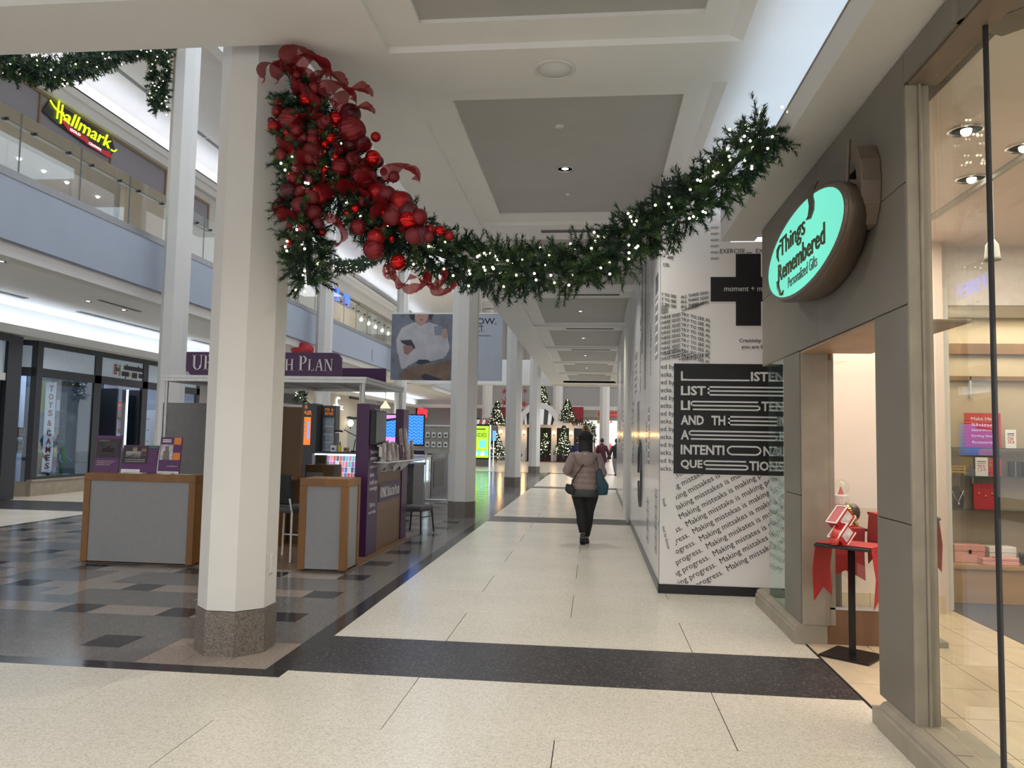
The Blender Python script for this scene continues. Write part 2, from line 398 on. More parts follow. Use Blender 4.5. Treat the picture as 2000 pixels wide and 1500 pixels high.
def dome(x, y, label, r=.045):
    t = thing('smoke_detector', label, 'detector', (x, y, ZC+.08))
    MB().lathe([(r, 0), (r, -.012), (r*.8, -.02), (0, -.024)], (x, y, ZC+.08), 20).build('housing', white, t, True)
    MB().lathe([(r*.35, -.02), (r*.3, -.028), (0, -.029)], (x, y, ZC+.08), 12).build('sensor', white, t, True)
dome(-.367, 7.27, 'small white detector disc before the downlight in the first coffer')
dome(-.36, 9.35, 'small white detector disc behind the downlight in the first coffer', .035)
# ================================================================ PILLARS
def pillar(x, y, label, top=12, rad=.287, base=True):
    t = thing('pillar', label, 'pillar', (x, y, 0), 'octagonal pillars around the atrium'); t['kind'] = 'structure'
    def oc(r, z): return [(x+r*math.cos(PI/8+k*PI/4), y+r*math.sin(PI/8+k*PI/4), z) for k in range(8)]
    MB().loft([oc(rad, .33), oc(rad, top)]).build('shaft', white, t)
    MB().loft([oc(rad+.012, 0), oc(rad+.012, .325)]).build('granite_base', granite, t)
    return t
PY = (5.87, 16.15, 26.75, 37.7)
pillar(-2.75, PY[0], 'nearest white octagonal pillar, under the bauble cluster')
B(-2.486, -2.472, 5.84, 5.90, .58, .72).build('outlet_plate', white, None) and None
o = bpy.data.objects['outlet_plate']; tag(o, 'white blank wall plate low on the nearest pillar', 'outlet')
pillar(-2.75, PY[1], 'white octagonal pillar in front of the hanging banner')
pillar(-2.80, PY[2], 'white octagonal pillar beside the green screen')
pillar(-2.90, PY[3], 'white octagonal pillar in front of the striped arch')
pillar(-9.3, PY[1], 'tall atrium pillar with the toy shop behind it')
pillar(-9.3, 25.65, 'tall atrium pillar beside the lit repair kiosk')
pillar(-9.3, 36.4, 'tall atrium pillar behind the hanging banner')
# ================================================================ LEFT SIDE OF THE ATRIUM
cool_lit = mat('fascia_cool_lit', (.38, .43, .51), .6, var=.02, scale=2)  # white paint; the blue of the cool light is put into its colour
cl = struct(B(-13.6, -10.0, 5.2, 60, 4.6, 4.9).build('ceiling_left', ceilw), 'white lower ceiling across the atrium', 'ceiling')
B(-14.2, -13.6, 5.2, 60, 4.6, 5.0).build('slab', ceilw, cl)
for yy in (13.2, 19.0, 24.5, 30.5): slot(-12.85, -12.7, yy-1.2, yy+2.8, 4.6, cl)
for k, yy in enumerate((10.0, 16.2, 22, 28, 34)): slot(-11.2, -11.1, yy, yy+1.6, 4.6, cl)
up = struct(B(-10.1, -9.85, 5.18, 58, 4.83, 5.89).build('wall_left_fascia', cool_lit), 'pale fascia of the upper gallery across the atrium', 'wall')
B(-10.25, -9.95, 5.18, 58, 4.58, 4.83).build('lower_lip', white, up); B(-14.2, -10.1, 5.18, 58, 5.0, 5.88).build('gallery_slab', ceilw, up)
B(-10.12, -9.835, 5.18, 58, 5.89, 6.03).build('rail_shoe', mat('grey_channel', (.30, .31, .32), .4, metal=.5), up)
B(-9.84, -9.83, 33.3, 33.6, 5.0, 5.5).build('access_panel', cool_lit, up)
B(-14.25, -13.9, 5.2, 60, 3.88, 4.9).build('upper_return', ceilw, cl)
bl = struct(MB().box(-13.9, -13.45, 5.2, 60, 3.88, 3.95).box(-13.5, -13.45, 5.2, 60, 3.95, 4.08).build('trim_2', white), 'white cove bulkhead over the lower shops across the atrium', 'trim')
B(-13.75, -13.68, 5.3, 59, 3.97, 4.0).build('light_strip', glow('cove_led_left', (.72, .83, 1.0), 20), bl)
uc = struct(B(-14.2, -9.2, 5.18, 60, 11.3, 11.6).build('ceiling_upper', ceilw), 'white upper gallery ceiling across the atrium', 'ceiling')
B(-9.5, -9.2, 5.18, 60, 11.0, 11.6).build('ceiling_edge', ceilw, uc)
for yy in (14, 19.6, 25.2): slot(-12.85, -12.72, yy-1.6, yy+.9, 11.3, uc); slot(-12.85, -12.72, yy+1.6, yy+3.9, 11.3, uc)
bu = struct(MB().box(-13.95, -13.7, 5.2, 60, 10.12, 10.5).box(-13.8, -13.6, 5.2, 60, 10.36, 10.59).build('trim_3', white), 'white cornice over the upper shops across the atrium', 'trim')
B(-13.62, -13.595, 5.2, 60, 10.56, 10.60).build('cornice_edge', black, bu)
B(-13.86, -13.80, 5.3, 59, 10.60, 10.63).build('light_strip', glow('cove_led_upper', (.78, .85, 1.0), 13), bu)
# atrium roof with the skylight well open to the lamps, and the right upper gallery
ro = struct(MB().box(-9.2, -8.3, -8, 40, 12.4, 12.7).box(-3.7, 2, -8, 40, 12.4, 12.7).box(-8.3, -3.7, -8, 40, 12.6, 12.7).build('ceiling_atrium', ceilw), 'high white atrium roof', 'ceiling')
MB().box(-2.4, -2.28, 5.44, 41.4, 5.0, 5.9).build('gallery_edge', cool_lit, cei)
# wall behind every lower and upper shop (backs of the shops)
wl = struct(B(-19.2, -19.0, 5, 60, 0, 12).build('wall_left', mat('shop_back', (.33, .31, .30), .7)), 'back wall of the shops across the atrium', 'wall')
B(-19, -14.2, 5, 60, 4.0, 4.3).build('shop_ceiling', ceilw, wl); B(-19, -14.2, 5, 60, 5.7, 5.88).build('shop_upper_floor', wood2, wl)
B(-19, -14.0, 5, 60, 9.2, 9.4).build('shop_upper_ceiling', mat('shop_up_ceil', (.52, .46, .40), .7), wl)
# ================================================================ GIFT SHOP FRONT (right)
wr = struct(B(1.95, 2.0, 4.99, 8.19, 2.45, 3.73).build('wall_right', stone2), 'limestone front of the gift shop with recessed window and entrance', 'wall')
def panel(name, x0, x1, y0, y1, z0, z1, m, parent=None, bev=.004):
    return B(x0, x1, y0, y1, z0, z1).build(name, m, wr if parent is None else parent, bevel=bev)
g = .0025
panel('stone_panel', 1.72, 1.85, 4.47, 4.98-g, 1.22+g, 2.437-g, stone2); panel('stone_panel', 1.72, 1.85, 4.47, 4.98-g, .16, 1.22-g, stone2)
panel('stone_panel', 1.72, 1.95, 6.76, 7.31, 1.22+g, 2.437-g, stone2); panel('stone_panel', 1.72, 1.95, 6.76, 7.31, .16, 1.22-g, stone2)
for y0, y1 in ((4.47, 6.2), (6.2, 8.2)):
    panel('stone_panel', 1.72, 1.85, y0+g, y1-g, 2.437+g, 3.13-g, stone2); panel('stone_panel', 1.72, 1.85, y0+g, y1-g, 3.13+g, 3.87, stone2)
panel('stone_panel', 1.72, 1.85, 2.2, 4.47-g, 3.70, 3.87, stone2)
B(1.735, 1.84, 4.48, 8.19, 2.45, 3.88).build('backing', black, wr)
panel('door_soffit', 1.73, 2.3, 4.99, 6.74, 2.415, 2.436, mat('soffit_tan', (.34, .235, .15), .5, var=.1, scale=4))
panel('head_soffit', 1.74, 1.90, 2.2, 4.46, 3.68, 3.698, mat('head_brown', (.19, .14, .10), .5, var=.1, scale=4))
# window jamb: two stepped mouldings returning into the wall
panel('jamb_moulding', 1.722, 1.785, 4.44, 4.468, .16, 3.68, stone); panel('jamb_moulding', 1.785, 1.80, 4.425, 4.468, .16, 3.68, stoned)
panel('jamb_moulding', 1.80, 1.85, 4.45, 4.468, .16, 3.68, stone)
panel('door_jamb', 1.73, 1.95, 6.745, 6.76, .16, 2.43, stone); panel('door_jamb', 1.74, 1.78, 4.98, 5.0, .25, 2.43, black)
panel('door_jamb', 1.95, 2.0, 6.76, 7.31, .16, 2.43, stone)
# plinths with a moulded cap
def plinth(y0, y1, x=1.664):
    prof = [(x, 0), (x, .105), (x+.012, .115), (x+.012, .135), (x+.03, .155), (x+.06, .165), (1.93, .165), (1.93, 0)]
    return MB().extr([(a, y0, b) for a, b in prof], (0, y1-y0, 0)).build('plinth', stone, wr)
plinth(6.755, 8.32); plinth(4.42, 4.85); plinth(2.6, 4.418)
panel('plinth_return', 1.672, 1.95, 4.85, 4.97, 0, .10, stone)
for y0, y1 in ((3.0, 3.62), (3.63, 4.04), (4.05, 4.40)): panel('sill_stone', 1.74, 1.83, y0, y1, .16, .172, stone)
panel('window_curb', 1.89, 1.99, 3.3, 4.46, .02, .15, stone)
# window and return pane
w1 = struct(B(1.845, 1.857, 3.83, 4.45, .175, 3.70).build('window_1', clear), 'frameless shop window beside the entrance', 'window')
J = Vector((1.851, 3.82, 0)); D2 = Vector((.7071, -.7071, 0))
e1 = J+D2*1.6; nrm = Vector((.7071, .7071, 0))*.006
MB().extr([(J-nrm).to_tuple(), (e1-nrm).to_tuple(), (e1+nrm).to_tuple(), (J+nrm).to_tuple()], (0, 0, 3.7)).build('pane', clear, w1)
B(1.842, 1.862, 3.812, 3.828, .172, 3.70).build('silicone_joint', black, w1)
MB().extr([(J+Vector((-.15, 0, 3.70))).to_tuple(), (e1+Vector((-.15, 0, 3.7))).to_tuple(), (e1+Vector((.15, .15, 3.7))).to_tuple(), (J+Vector((.15, .15, 3.7))).to_tuple()], (0, 0, .3)).build('head', stone2, w1)
w2 = struct(B(1.725, 1.737, 7.315, 7.95, .165, 2.437).build('window_2', greeng), 'narrow glass return at the far end of the shop front', 'window')
# ---------------------------------------------------------------- oval sign
cyan = glow('sign_face_cyan', (.22, .88, .66), .74, var=.12, scale=1.2)
bronze = mat('bronze_housing', (.115, .085, .062), .42, metal=.4)
sg = thing('oval_shop_sign', 'oval backlit mint-green sign over the gift shop entrance', 'sign', (1.72, 5.86, 3.10))
SC = Vector((1.5, 5.86, 3.10))
def ell(x, a, b, n=48, dy=0, dz=0): return [(x, SC.y+dy-a*math.cos(2*PI*k/n), SC.z+dz+b*math.sin(2*PI*k/n)) for k in range(n)]
MB().loft([ell(1.512, 1.075, .342), ell(1.53, 1.09, .357), ell(1.60, 1.06, .36), ell(1.66, .98, .36), ell(1.719, .82, .345)], True).build('housing', bronze, sg, True)
MB().loft([ell(1.512, 1.075, .342), ell(1.496, 1.07, .337), ell(1.496, 1.045, .314), ell(1.512, 1.045, .314)], False).build('rim', mat('rim_bronze', (.16, .12, .095), .4, metal=.3), sg)
MB().loft([ell(1.512, 1.05, .32), ell(1.502, 1.05, .32)]).build('face', cyan, sg)
gold = mat('sign_letter_bronze', (.10, .085, .03), .45, metal=.3)
RT = (0, -1, 0); UPV = (0, 0, 1)
text('lettering', 'Things', (1.502, 6.46, 3.125), RT, UPV, .76, .19, gold, sg, .008, bold=.004)
text('lettering', 'Remembered', (1.502, 6.52, 2.975), RT, UPV, 1.30, .145, gold, sg, .008, bold=.006)
for s_, y_, w_ in (('Personalized', 6.20, .56), ('Gifts', 5.60, .20)): text('lettering', s_, (1.500, y_, 2.865), RT, UPV, w_, .085, mat('sign_letter_grey', (.16, .24, .21), .5), sg, .004)
def yz(pts, x=1.497): return [(x, a, b) for a, b in pts]
MB().tube(yz([(6.50, 3.15), (6.53, 3.19), (6.52, 3.25), (6.46, 3.27), (6.38, 3.26)]), [.006, .012, .014, .012, .004], 6).build('swash', gold, sg)
MB().tube(yz([(6.53, 2.985), (6.50, 2.92), (6.44, 2.865), (6.38, 2.855), (6.35, 2.88)]), [.014, .016, .014, .011, .005], 6).build('swash', gold, sg)
nt = MB().extr(yz([(5.72, 3.425), (5.60, 3.40), (5.57, 3.33), (5.60, 3.27), (5.66, 3.255), (5.55, 3.235), (5.47, 3.275), (5.46, 3.33), (5.49, 3.38), (5.44, 3.42), (5.35, 3.44), (5.55, 3.46)], 1.491), (.012, 0, 0)).build('scroll_cutout', bronze, sg)
# gift-bow bracket behind the sign
bow = thing('bow_bracket', 'bronze bow-shaped bracket on the stone wall beside the oval sign', 'bracket', (1.72, 4.95, 3.25))
bm_ = mat('bow_bronze', (.17, .13, .095), .45, metal=.25)
MB().extr([(1.60, a, b) for a, b in ((5.00, 3.00), (4.90, 3.01), (4.83, 3.12), (4.81, 3.26), (4.83, 3.40), (4.90, 3.51), (5.00, 3.52), (5.00, 3.44), (4.93, 3.41), (4.895, 3.26), (4.93, 3.11), (5.00, 3.08))], (.117, 0, 0)).build('loop', bm_, bow, bevel=.004)
MB().tube([(1.60, 5.04, 2.95), (1.585, 5.045, 3.26), (1.60, 5.04, 3.60)], .016, 8).build('rod', bm_, bow)
for z_ in (3.06, 3.40): B(1.63, 1.70, 4.98, 5.22, z_, z_+.06).build('arm', bm_, bow, bevel=.004)
# ---------------------------------------------------------------- shop interior
pinkw = mat('blush_wall', (.68, .56, .50), .7, var=.02, scale=2)
tanw = mat('tan_wall', (.42, .34, .24), .6, var=.08, scale=3)
st_tile = mat('travertine', (.58, .47, .33), .35, var=.10, scale=3, stretch=(3, 1, 1))
fs = struct(B(1.76, 6.6, -1, 9.3, -.004, .002).build('floor_shop', grout), 'travertine floor of the gift shop', 'floor')
for i in range(10):
    for j in range(17):
        x0 = 1.765+i*.48; y0 = -1+j*.61
        if x0 < 3.55 and y0 < 8.2: inst('tile', _box.setdefault(('trav',), (lambda q: (q.materials.append(st_tile), q)[1])(B(0, .474, 0, .604, 0, .006).mesh('tile'))), fs, (x0, y0, 0))
B(3.6, 6.6, 5, 9.3, .0, .012).build('carpet', mat('grey_carpet', (.075, .072, .078), .95, bump=.4, scale=200), fs)
sc = struct(B(2.0, 6.6, -1, 8.42, 3.74, 3.84).build('ceiling_shop', mat('shop_ceiling', (.74, .66, .60), .7, var=.01)), 'cream gift shop ceiling', 'ceiling')
B(3.4, 6.6, 8.42, 8.5, 3.12, 3.84).build('bulkhead', mat('shop_ceiling2', (.70, .64, .60), .7), sc); B(3.4, 6.6, 8.5, 9.3, 3.12, 3.2).build('alcove_ceiling', ceilw, sc)
wb = struct(B(3.4, 6.6, 9.25, 9.35, 0, 3.9).build('wall_shop_back', tanw), 'tan back wall of the gift shop', 'wall')
B(6.5, 6.6, -1, 9.3, 0, 3.9).build('side_wall', pinkw, wb); B(1.96, 3.5, 8.2, 8.35, 0, 3.84).build('blush_wall', pinkw, wb)
B(3.42, 3.62, 8.35, 9.25, 0, 3.3).build('pilaster', white, wb, bevel=.01); B(2.0, 2.02, 7.32, 8.2, .0, 3.84).build('reveal', pinkw, wb)
for k in range(8): B(2.03+k*.18, 2.205+k*.18, 8.18, 8.2, .0, .18).build('base_tile', st_tile, wb)
for zz, h in ((2.70, .12), (2.40, .05)): B(3.63, 6.5, 9.2, 9.25, zz, zz+h).build('rail_band', woodd, wb)
lamp('shop_lamp', 'AREA', (3.6, 5.4, 3.70), 115, (1, .86, .70), 2.6, 4.5)
lamp('alcove_lamp', 'AREA', (4.6, 8.85, 3.10), 22, (1, .84, .62), 1.9, .4)
lamp('vitrine_lamp', 'AREA', (2.6, 7.4, 3.70), 34, (1, .82, .68), .8, .8)
lamp('entrance_lamp', 'SPOT', (2.05, 5.7, 3.7), 70, (1, .84, .66), .08, spot=1.7)
for k, (x, y) in enumerate(((2.42, 5.27), (2.95, 5.60), (2.9, 6.25), (2.35, 6.9), (3.6, 6.6))):
    t = thing('shop_downlight', 'large recessed downlight in the shop ceiling, %s from the window' % ORD[k], 'downlight', (x, y, 3.74), 'downlights in the gift shop ceiling')
    MB().lathe([(.115, 0), (.115, -.008), (.10, -.012), (.095, .0), (.03, .06)], (x, y, 3.74), 24).build('reflector', canr, t, True)
    MB().ball((x, y, 3.735), .035, 10, 6).build('bulb', glow('shop_bulb%d' % k, (1, .9, .75), 18), t, True)
tgl = mat('track_grey', (.40, .40, .37), .5); tr = thing('track_light', 'pale track with a spotlight head under the shop ceiling', 'track light', (3.02, 6.2, 3.7))
B(3.0, 3.03, 4.6, 7.4, 3.70, 3.735).build('track', tgl, tr)
MB().cyl((3.015, 6.2, 3.70), (3.015, 6.2, 3.22), .016, n=8).build('stem', tgl, tr)
MB().lathe([(.02, .10), (.045, .06), (.055, -.04), (.06, -.06), (.04, -.055)], (3.015, 6.2, 3.14), 16).build('lamp_head', tgl, tr, True)
MB().lathe([(.045, -.04), (0, -.045)], (3.015, 6.2, 3.14), 12).build('bulb', bulbm, tr)
# vitrine beside the entrance
vt = thing('display_vitrine', 'glass display vitrine on a brown timber base beside the shop entrance', 'vitrine', (2.5, 6.78, 0))
B(1.74, 2.52, 6.765, 6.80, 0.007, .29).build('timber_base', mat('vitrine_timber', (.17, .085, .04), .35, var=.2, scale=4, stretch=(1, 1, .1)), vt)
B(1.74, 2.52, 6.76, 6.81, .29, .305).build('base_trim', alum, vt)
B(1.75, 2.52, 6.778, 6.788, .305, 2.36).build('glass', clear, vt)
B(1.74, 1.98, 6.75, 6.81, 2.36, 2.414).build('head_block', woodd, vt)
B(2.02, 2.9, 6.81, 8.17, .008, .05).build('platform', mat('platform', (.30, .27, .23), .6), vt)
def display_table(x, y, h, s, label, rot=0, runner=True, drop=.45, front=True, z0=0.008):
    t = thing('display_table', label, 'table', (0, 0, 0), 'display tables in the gift shop entrance')
    B(-s/2, s/2, -s/2, s/2, h-.022, h).build('top', black, t, bevel=.004)
    MB().cyl((0, 0, z0+.01), (0, 0, h-.02), .028, n=4).build('post', blackm, t)
    B(-.19, .19, -.19, .19, z0, z0+.012).build('base_plate', blackm, t)
    if runner:
        w = .17; q = s/2+.004
        r = MB()
        n = 8
        top = [(-w, -q, h+.004), (w, -q, h+.004)]
        r.add([(-w, -q, h+.004), (w, -q, h+.004), (w, q, h+.004), (-w, q, h+.004)], [(0, 1, 2, 3)])
        for sgn in (-1, 1):
            yq = sgn*q
            r.add([(-w, yq, h+.004), (w, yq, h+.004), (w*.92, yq+sgn*.02, h-drop*.5), (-w*.95, yq+sgn*.03, h-drop*.5), (w*.98, yq+sgn*.01, h-drop), (0, yq+sgn*.012, h-drop*.8), (-w, yq+sgn*.015, h-drop)],
                  [(0, 1, 2, 3), (3, 2, 4, 5, 6)])
        o = r.build('runner', redm, t)
        so = o.modifiers.new('solid', 'SOLIDIFY'); so.thickness = .004
    t.location = (x, y, 0); t.rotation_euler = (0, 0, rot); WPOS[t.name] = Vector((x, y, 0))
    return t
display_table(2.02, 6.42, .87, .42, 'black pedestal table with red swallowtail runner on the shop floor', .9)
display_table(2.22, 7.42, .91, .40, 'black pedestal table with red runner carrying the gold lantern, behind glass', 0, z0=.056)
display_table(2.26, 7.94, 1.06, .40, 'tallest rear pedestal table with the snow globe behind glass', 0, drop=.2, z0=.056)
display_table(2.64, 7.03, 1.06, .44, 'pedestal table with long red runner half hidden by the stone pier', 1.57, z0=.056)
redb = mat('gift_red', (.45, .02, .025), .45); whb = mat('gift_white', (.80, .78, .75), .5)
def giftbox(c, s, rot, label):
    t = thing('gift_box', label, 'gift box', c, 'red and white gift boxes on the display tables')
    m = Matrix.Translation(c) @ Matrix.Rotation(rot[2], 4, 'Z') @ Matrix.Rotation(rot[1], 4, 'Y') @ Matrix.Rotation(rot[0], 4, 'X')
    a, b, d = s
    MB().mbox(m, a, b, d).build('carton', redb, t)
    e = MB()
    for sx in (-1, 1):
        for sz in (-1, 1): e.mbox(m @ Matrix.Translation((sx*a/2, 0, sz*d/2)), .009, b+.004, .009)
        for sy in (-1, 1): e.mbox(m @ Matrix.Translation((sx*a/2, sy*b/2, 0)), .009, .009, d+.004)
    e.build('white_edging', whb, t)
    MB().mbox(m @ Matrix.Translation((0, -b/2-.001, .01)), a*.62, .004, d*.66).build('window', mat('gift_window', (.62, .60, .58), .15, var=.3, scale=30), t)
    return t
giftbox((1.93, 6.36, .948), (.11, .10, .15), (0, .75, .5), 'red gift box leaning on the front table')
giftbox((1.95, 6.44, 1.06), (.12, .10, .17), (0, .75, .5), 'red gift box stacked above another on the front table')
giftbox((2.16, 7.85, 1.13), (.10, .08, .15), (0, .8, .3), 'small red gift box on the rear table by the snow globe')
lb = MB().cyl((1.86, 6.30, .876), (1.86, 6.30, .93), .03, .035).cyl((1.86, 6.30, .93), (1.86, 6.30, 1.0), .035, .008).build('red_ornament', mat('glossy_red', (.6, .06, .05), .12), None, True)
tag(lb, 'small shiny red ornament beside the leaning gift boxes', 'ornament')
cb = MB().box(2.03, 2.13, 7.30, 7.35, .916, 1.12).build('grey_carton', mat('grey_carton', (.38, .38, .40), .5), None); tag(cb, 'slim grey carton standing behind the gift boxes', 'box')
sgb = thing('snow_globe', 'snow globe with a small red figure on the rear display table', 'snow globe', (2.40, 7.92, 1.066))
MB().lathe([(.075, 0), (.08, .01), (.072, .09), (.06, .10)], (2.40, 7.92, 1.066), 16).build('base', mat('globe_base', (.5, .46, .42), .4, var=.2, scale=40), sgb)
MB().ball((2.40, 7.92, 1.235), .082, 20, 12).build('globe', clear, sgb, True)
MB().cyl((2.40, 7.92, 1.166), (2.40, 7.92, 1.24), .03, .006, 8).build('figure', redb, sgb)
gl = thing('gold_lantern', 'gold tree-shaped lantern with a dark arched back', 'lantern', (2.32, 7.40, .916))
gm = mat('gold', (.75, .50, .14), .22, metal=1)
MB().lathe([(.07, 0), (.075, .02), (.05, .04), (.065, .06), (.05, .1)], (2.32, 7.40, .916), 14).build('foot', gm, gl, True)
q = MB()
for k in range(7): q.lathe([(.06-.007*k, 0), (.066-.007*k, .012), (.02, .03)], (2.29, 7.38, .99+.018*k), 10)
q.build('tree', gm, gl)
MB().ball((2.37, 7.47, 1.03), .065, 14, 10, (1, .5, 1.3)).build('arched_back', mat('bronze_back', (.12, .08, .06), .3, metal=.6), gl, True)
# back shelves of the shop
shu = thing('glass_shelf_unit', 'wall unit of three glass shelves over a low timber cabinet', 'shelves', (5, 9.0, 0))
for zz in (.97, 1.335, 1.645): B(3.64, 6.3, 8.98, 9.24, zz-.01, zz).build('glass_shelf', mat('shelf_edge', (.03, .06, .055), .1, alpha=1), shu)
B(3.63, 6.3, 8.75, 9.24, .014, .37).build('cabinet', wood2, shu); B(3.62, 6.3, 8.72, 9.24, .37, .41).build('counter_top', wood2, shu)
for zz in (1.2, 2.2):
    for xx in (4.2, 4.9): B(xx, xx+.02, 9.2, 9.24, zz, zz+.25).build('bracket', alum, shu)
posterred = mat('poster_red', (.50, .025, .03), .5)
po = thing('red_poster', 'red counter poster with white wording on the top glass shelf', 'poster', (4.28, 9.1, 1.645)); B(4.09, 4.47, 9.10, 9.11, 1.646, 2.03).build('board', posterred, po)
for k, s in enumerate(('Make Her', 'Shine', 'Award-Winning', 'Sterling Silver', 'Accessories')):
    text('lettering', s, (4.16, 9.10, 1.95-k*.065), (1, 0, 0), UPV, .24, .034, lettw, po, .002)
def card(x0, x1, z0, z1, s, label, yy=9.05):
    t = thing('price_card', label, 'price card', ((x0+x1)/2, yy, z0), 'price cards on the glass shelves'); B(x0, x1, yy, yy+.006, z0, z1).build('card', whb, t)
    text('lettering', s, (x0+.02, yy, z0+.05), (1, 0, 0), UPV, (x1-x0)-.04, .07, posterred, t, .002)
    B(x0+.02, x1-.02, yy-.002, yy, z1-.05, z1-.04).build('print_line', lettk, t); B(x0+.02, x1-.02, yy-.002, yy, z1-.07, z1-.065).build('print_line', lettk, t)
card(4.17, 4.30, 1.337, 1.54, '75%', 'white price card reading 75 percent on the middle shelf'); card(4.49, 4.60, 1.647, 1.85, '50%', 'white price card reading 50 percent on the top shelf')
def jboard(x0, x1, z0, z1, label):
    t = thing('jewellery_board', label, 'jewellery board', ((x0+x1)/2, 9.08, z0), 'red jewellery boards on the shelves'); B(x0, x1, 9.08, 9.10, z0, z1).build('board', posterred, t)
    for k in range(3):
        xx = x0+(x1-x0)*(.22+.28*k); zz = z0+(z1-z0)*(.62-.1*(k % 2))
        MB().tube([(xx, 9.075, z1-.02), (xx, 9.075, zz)], .002, 4).build('chain', chrome, t); MB().ball((xx, 9.074, zz), .014, 8, 6).build('pendant', gm, t, True)
jboard(4.31, 4.45, 1.337, 1.53, 'red jewellery board next to the 75 percent card'); jboard(4.16, 4.40, .972, 1.25, 'large red jewellery board on the lowest glass shelf')
bn = thing('gold_tray_stand', 'little gold bench-shaped stand on the middle shelf', 'stand', (3.99, 9.08, 1.337))
for zz in (1.37, 1.40, 1.43): B(3.92, 4.07, 9.05, 9.15, zz, zz+.015).build('slat', gm, bn)
for xx in (3.92, 4.055): B(xx, xx+.012, 9.06, 9.14, 1.337, 1.43).build('leg', gm, bn)
for k, (x0, x1) in enumerate(((4.53, 4.64), (4.67, 4.80))):
    t = thing('black_gift_case', 'upright black gift case on the middle shelf, %s one' % ('first' if k == 0 else 'second'), 'case', ((x0+x1)/2, 9.08, 1.337), 'black cases on the middle shelf')
    B(x0, x1, 9.05, 9.11, 1.337, 1.50).build('case', black, t, bevel=.004); B((x0+x1)/2-.003, (x0+x1)/2+.003, 9.046, 9.05, 1.337, 1.5).build('seam', alum, t)
bu2 = thing('necklace_bust', 'black velvet necklace bust wearing a silver chain', 'display bust', (3.97, 9.05, .972))
MB().loft([[(3.92, 9.04, .975), (4.03, 9.04, .975), (4.03, 9.1, .975), (3.92, 9.1, .975)], [(3.90, 9.05, 1.10), (4.05, 9.05, 1.10), (4.04, 9.1, 1.1), (3.91, 9.1, 1.1)], [(3.94, 9.06, 1.17), (4.01, 9.06, 1.17), (4.01, 9.1, 1.17), (3.94, 9.1, 1.17)], [(3.945, 9.06, 1.215), (4.005, 9.06, 1.215), (4.005, 9.1, 1.215), (3.945, 9.1, 1.215)]]).build('bust', mat('velvet', (.02, .022, .028), .9), bu2)
MB().tube([(3.92, 9.045, 1.17), (3.95, 9.04, 1.09), (3.98, 9.035, 1.045), (4.0, 9.04, 1.09), (4.04, 9.045, 1.17)], .005, 6).build('necklace', chrome, bu2); MB().ball((3.98, 9.03, 1.03), .014, 8, 6).build('pendant', chrome, bu2)
pinkb = mat('pink_leather', (.72, .36, .31), .5)
def jbox(x0, x1, y0, y1, z1, m, label, clasp=True):
    t = thing('jewellery_box', label, 'jewellery box', ((x0+x1)/2, (y0+y1)/2, .41), 'jewellery boxes on the cabinet')
    B(x0, x1, y0, y1, .411, .411+(z1-.411)*.62).build('body', m, t, bevel=.006); B(x0-.003, x1+.003, y0-.003, y1+.003, .411+(z1-.411)*.63, z1).build('lid', m, t, bevel=.006)
    if clasp: B((x0+x1)/2-.012, (x0+x1)/2+.012, y0-.012, y0-.003, .411+(z1-.411)*.5, .411+(z1-.411)*.72).build('clasp', blackm, t)
jbox(3.88, 4.19, 8.92, 9.12, .60, pinkb, 'large pink jewellery box with a dark clasp'); jbox(4.10, 4.24, 8.78, 8.88, .48, pinkb, 'smallest pink box in front of the large pink one', False)
jbox(4.25, 4.46, 8.78, 8.90, .49, pinkb, 'flat pink box in front of the white box', False); jbox(4.25, 4.52, 8.95, 9.12, .585, whb, 'white jewellery box with open lid edge', False)
bg = thing('black_figurine', 'glossy black rounded figurine on the timber cabinet', 'figurine', (4.56, 8.85, .41))
MB().ball((4.56, 8.85, .465), .055, 14, 8, (1.2, .9, 1)).build('body', mat('gloss_black', (.02, .02, .02), .1), bg, True); MB().ball((4.50, 8.82, .52), .03, 10, 6).build('head', MATS['gloss_black'], bg, True)
cr = thing('crystal_tray', 'clear crystal tray at the end of the cabinet', 'tray', (4.72, 8.85, .41)); B(4.65, 4.82, 8.78, 8.9, .411, .50).build('tray', mat('crystal', (.7, .7, .68), .08, var=.2, scale=40), cr, bevel=.01); B(4.66, 4.81, 8.95, 9.0, .5, .68).build('frame', wood2, cr)
# ================================================================ PRINTED BARRICADE
vin = mat('barricade_vinyl', (.92, .89, .88), .28, var=.015, scale=1)
ving = mat('barricade_vinyl_side', (.62, .63, .66), .16, var=.04, scale=1)
bar = thing('construction_barricade', 'tall white construction barricade printed with black slogans, beside the gift shop', 'barricade', (.72, 8.70, 0)); bar['kind'] = 'structure'
BX, BY = .72, 8.70
MB().box(BX, 1.055, BY, BY+.06, .10, 4.66).box(1.055, 1.375, BY, BY+.06, .10, 4.585).box(1.375, 2.45, BY, BY+.06, .10, 3.88).build('front_panel', vin, bar)
B(BX-.012, 2.45, BY-.008, BY+.06, 0, .10).build('front_baseboard', black, bar)
B(BX-.012, BX+.05, BY+.06, 25.2, 0, .10).build('side_baseboard', mat('base_grey', (.10, .10, .105), .35), bar)
ys = [BY, 10.0, 11.3, 12.6, 13.9, 15.2, 16.0]
for a, b in zip(ys, ys[1:]): B(BX, BX+.05, a+.003, b-.003, .10, 4.585).build('side_panel', ving, bar)
B(BX-.05, BX+.05, 16.0, 18.2, 0.0, 4.585).build('door_pilaster', white, bar)
for k in range(3): B(BX, BX+.05, 18.2+k*2.33+.003, 20.53+k*2.33-.003, .10, 4.585).build('side_panel', ving, bar)
XR_, UZ = (1, 0, 0), (0, 0, 1); FY = BY
pr = .0022
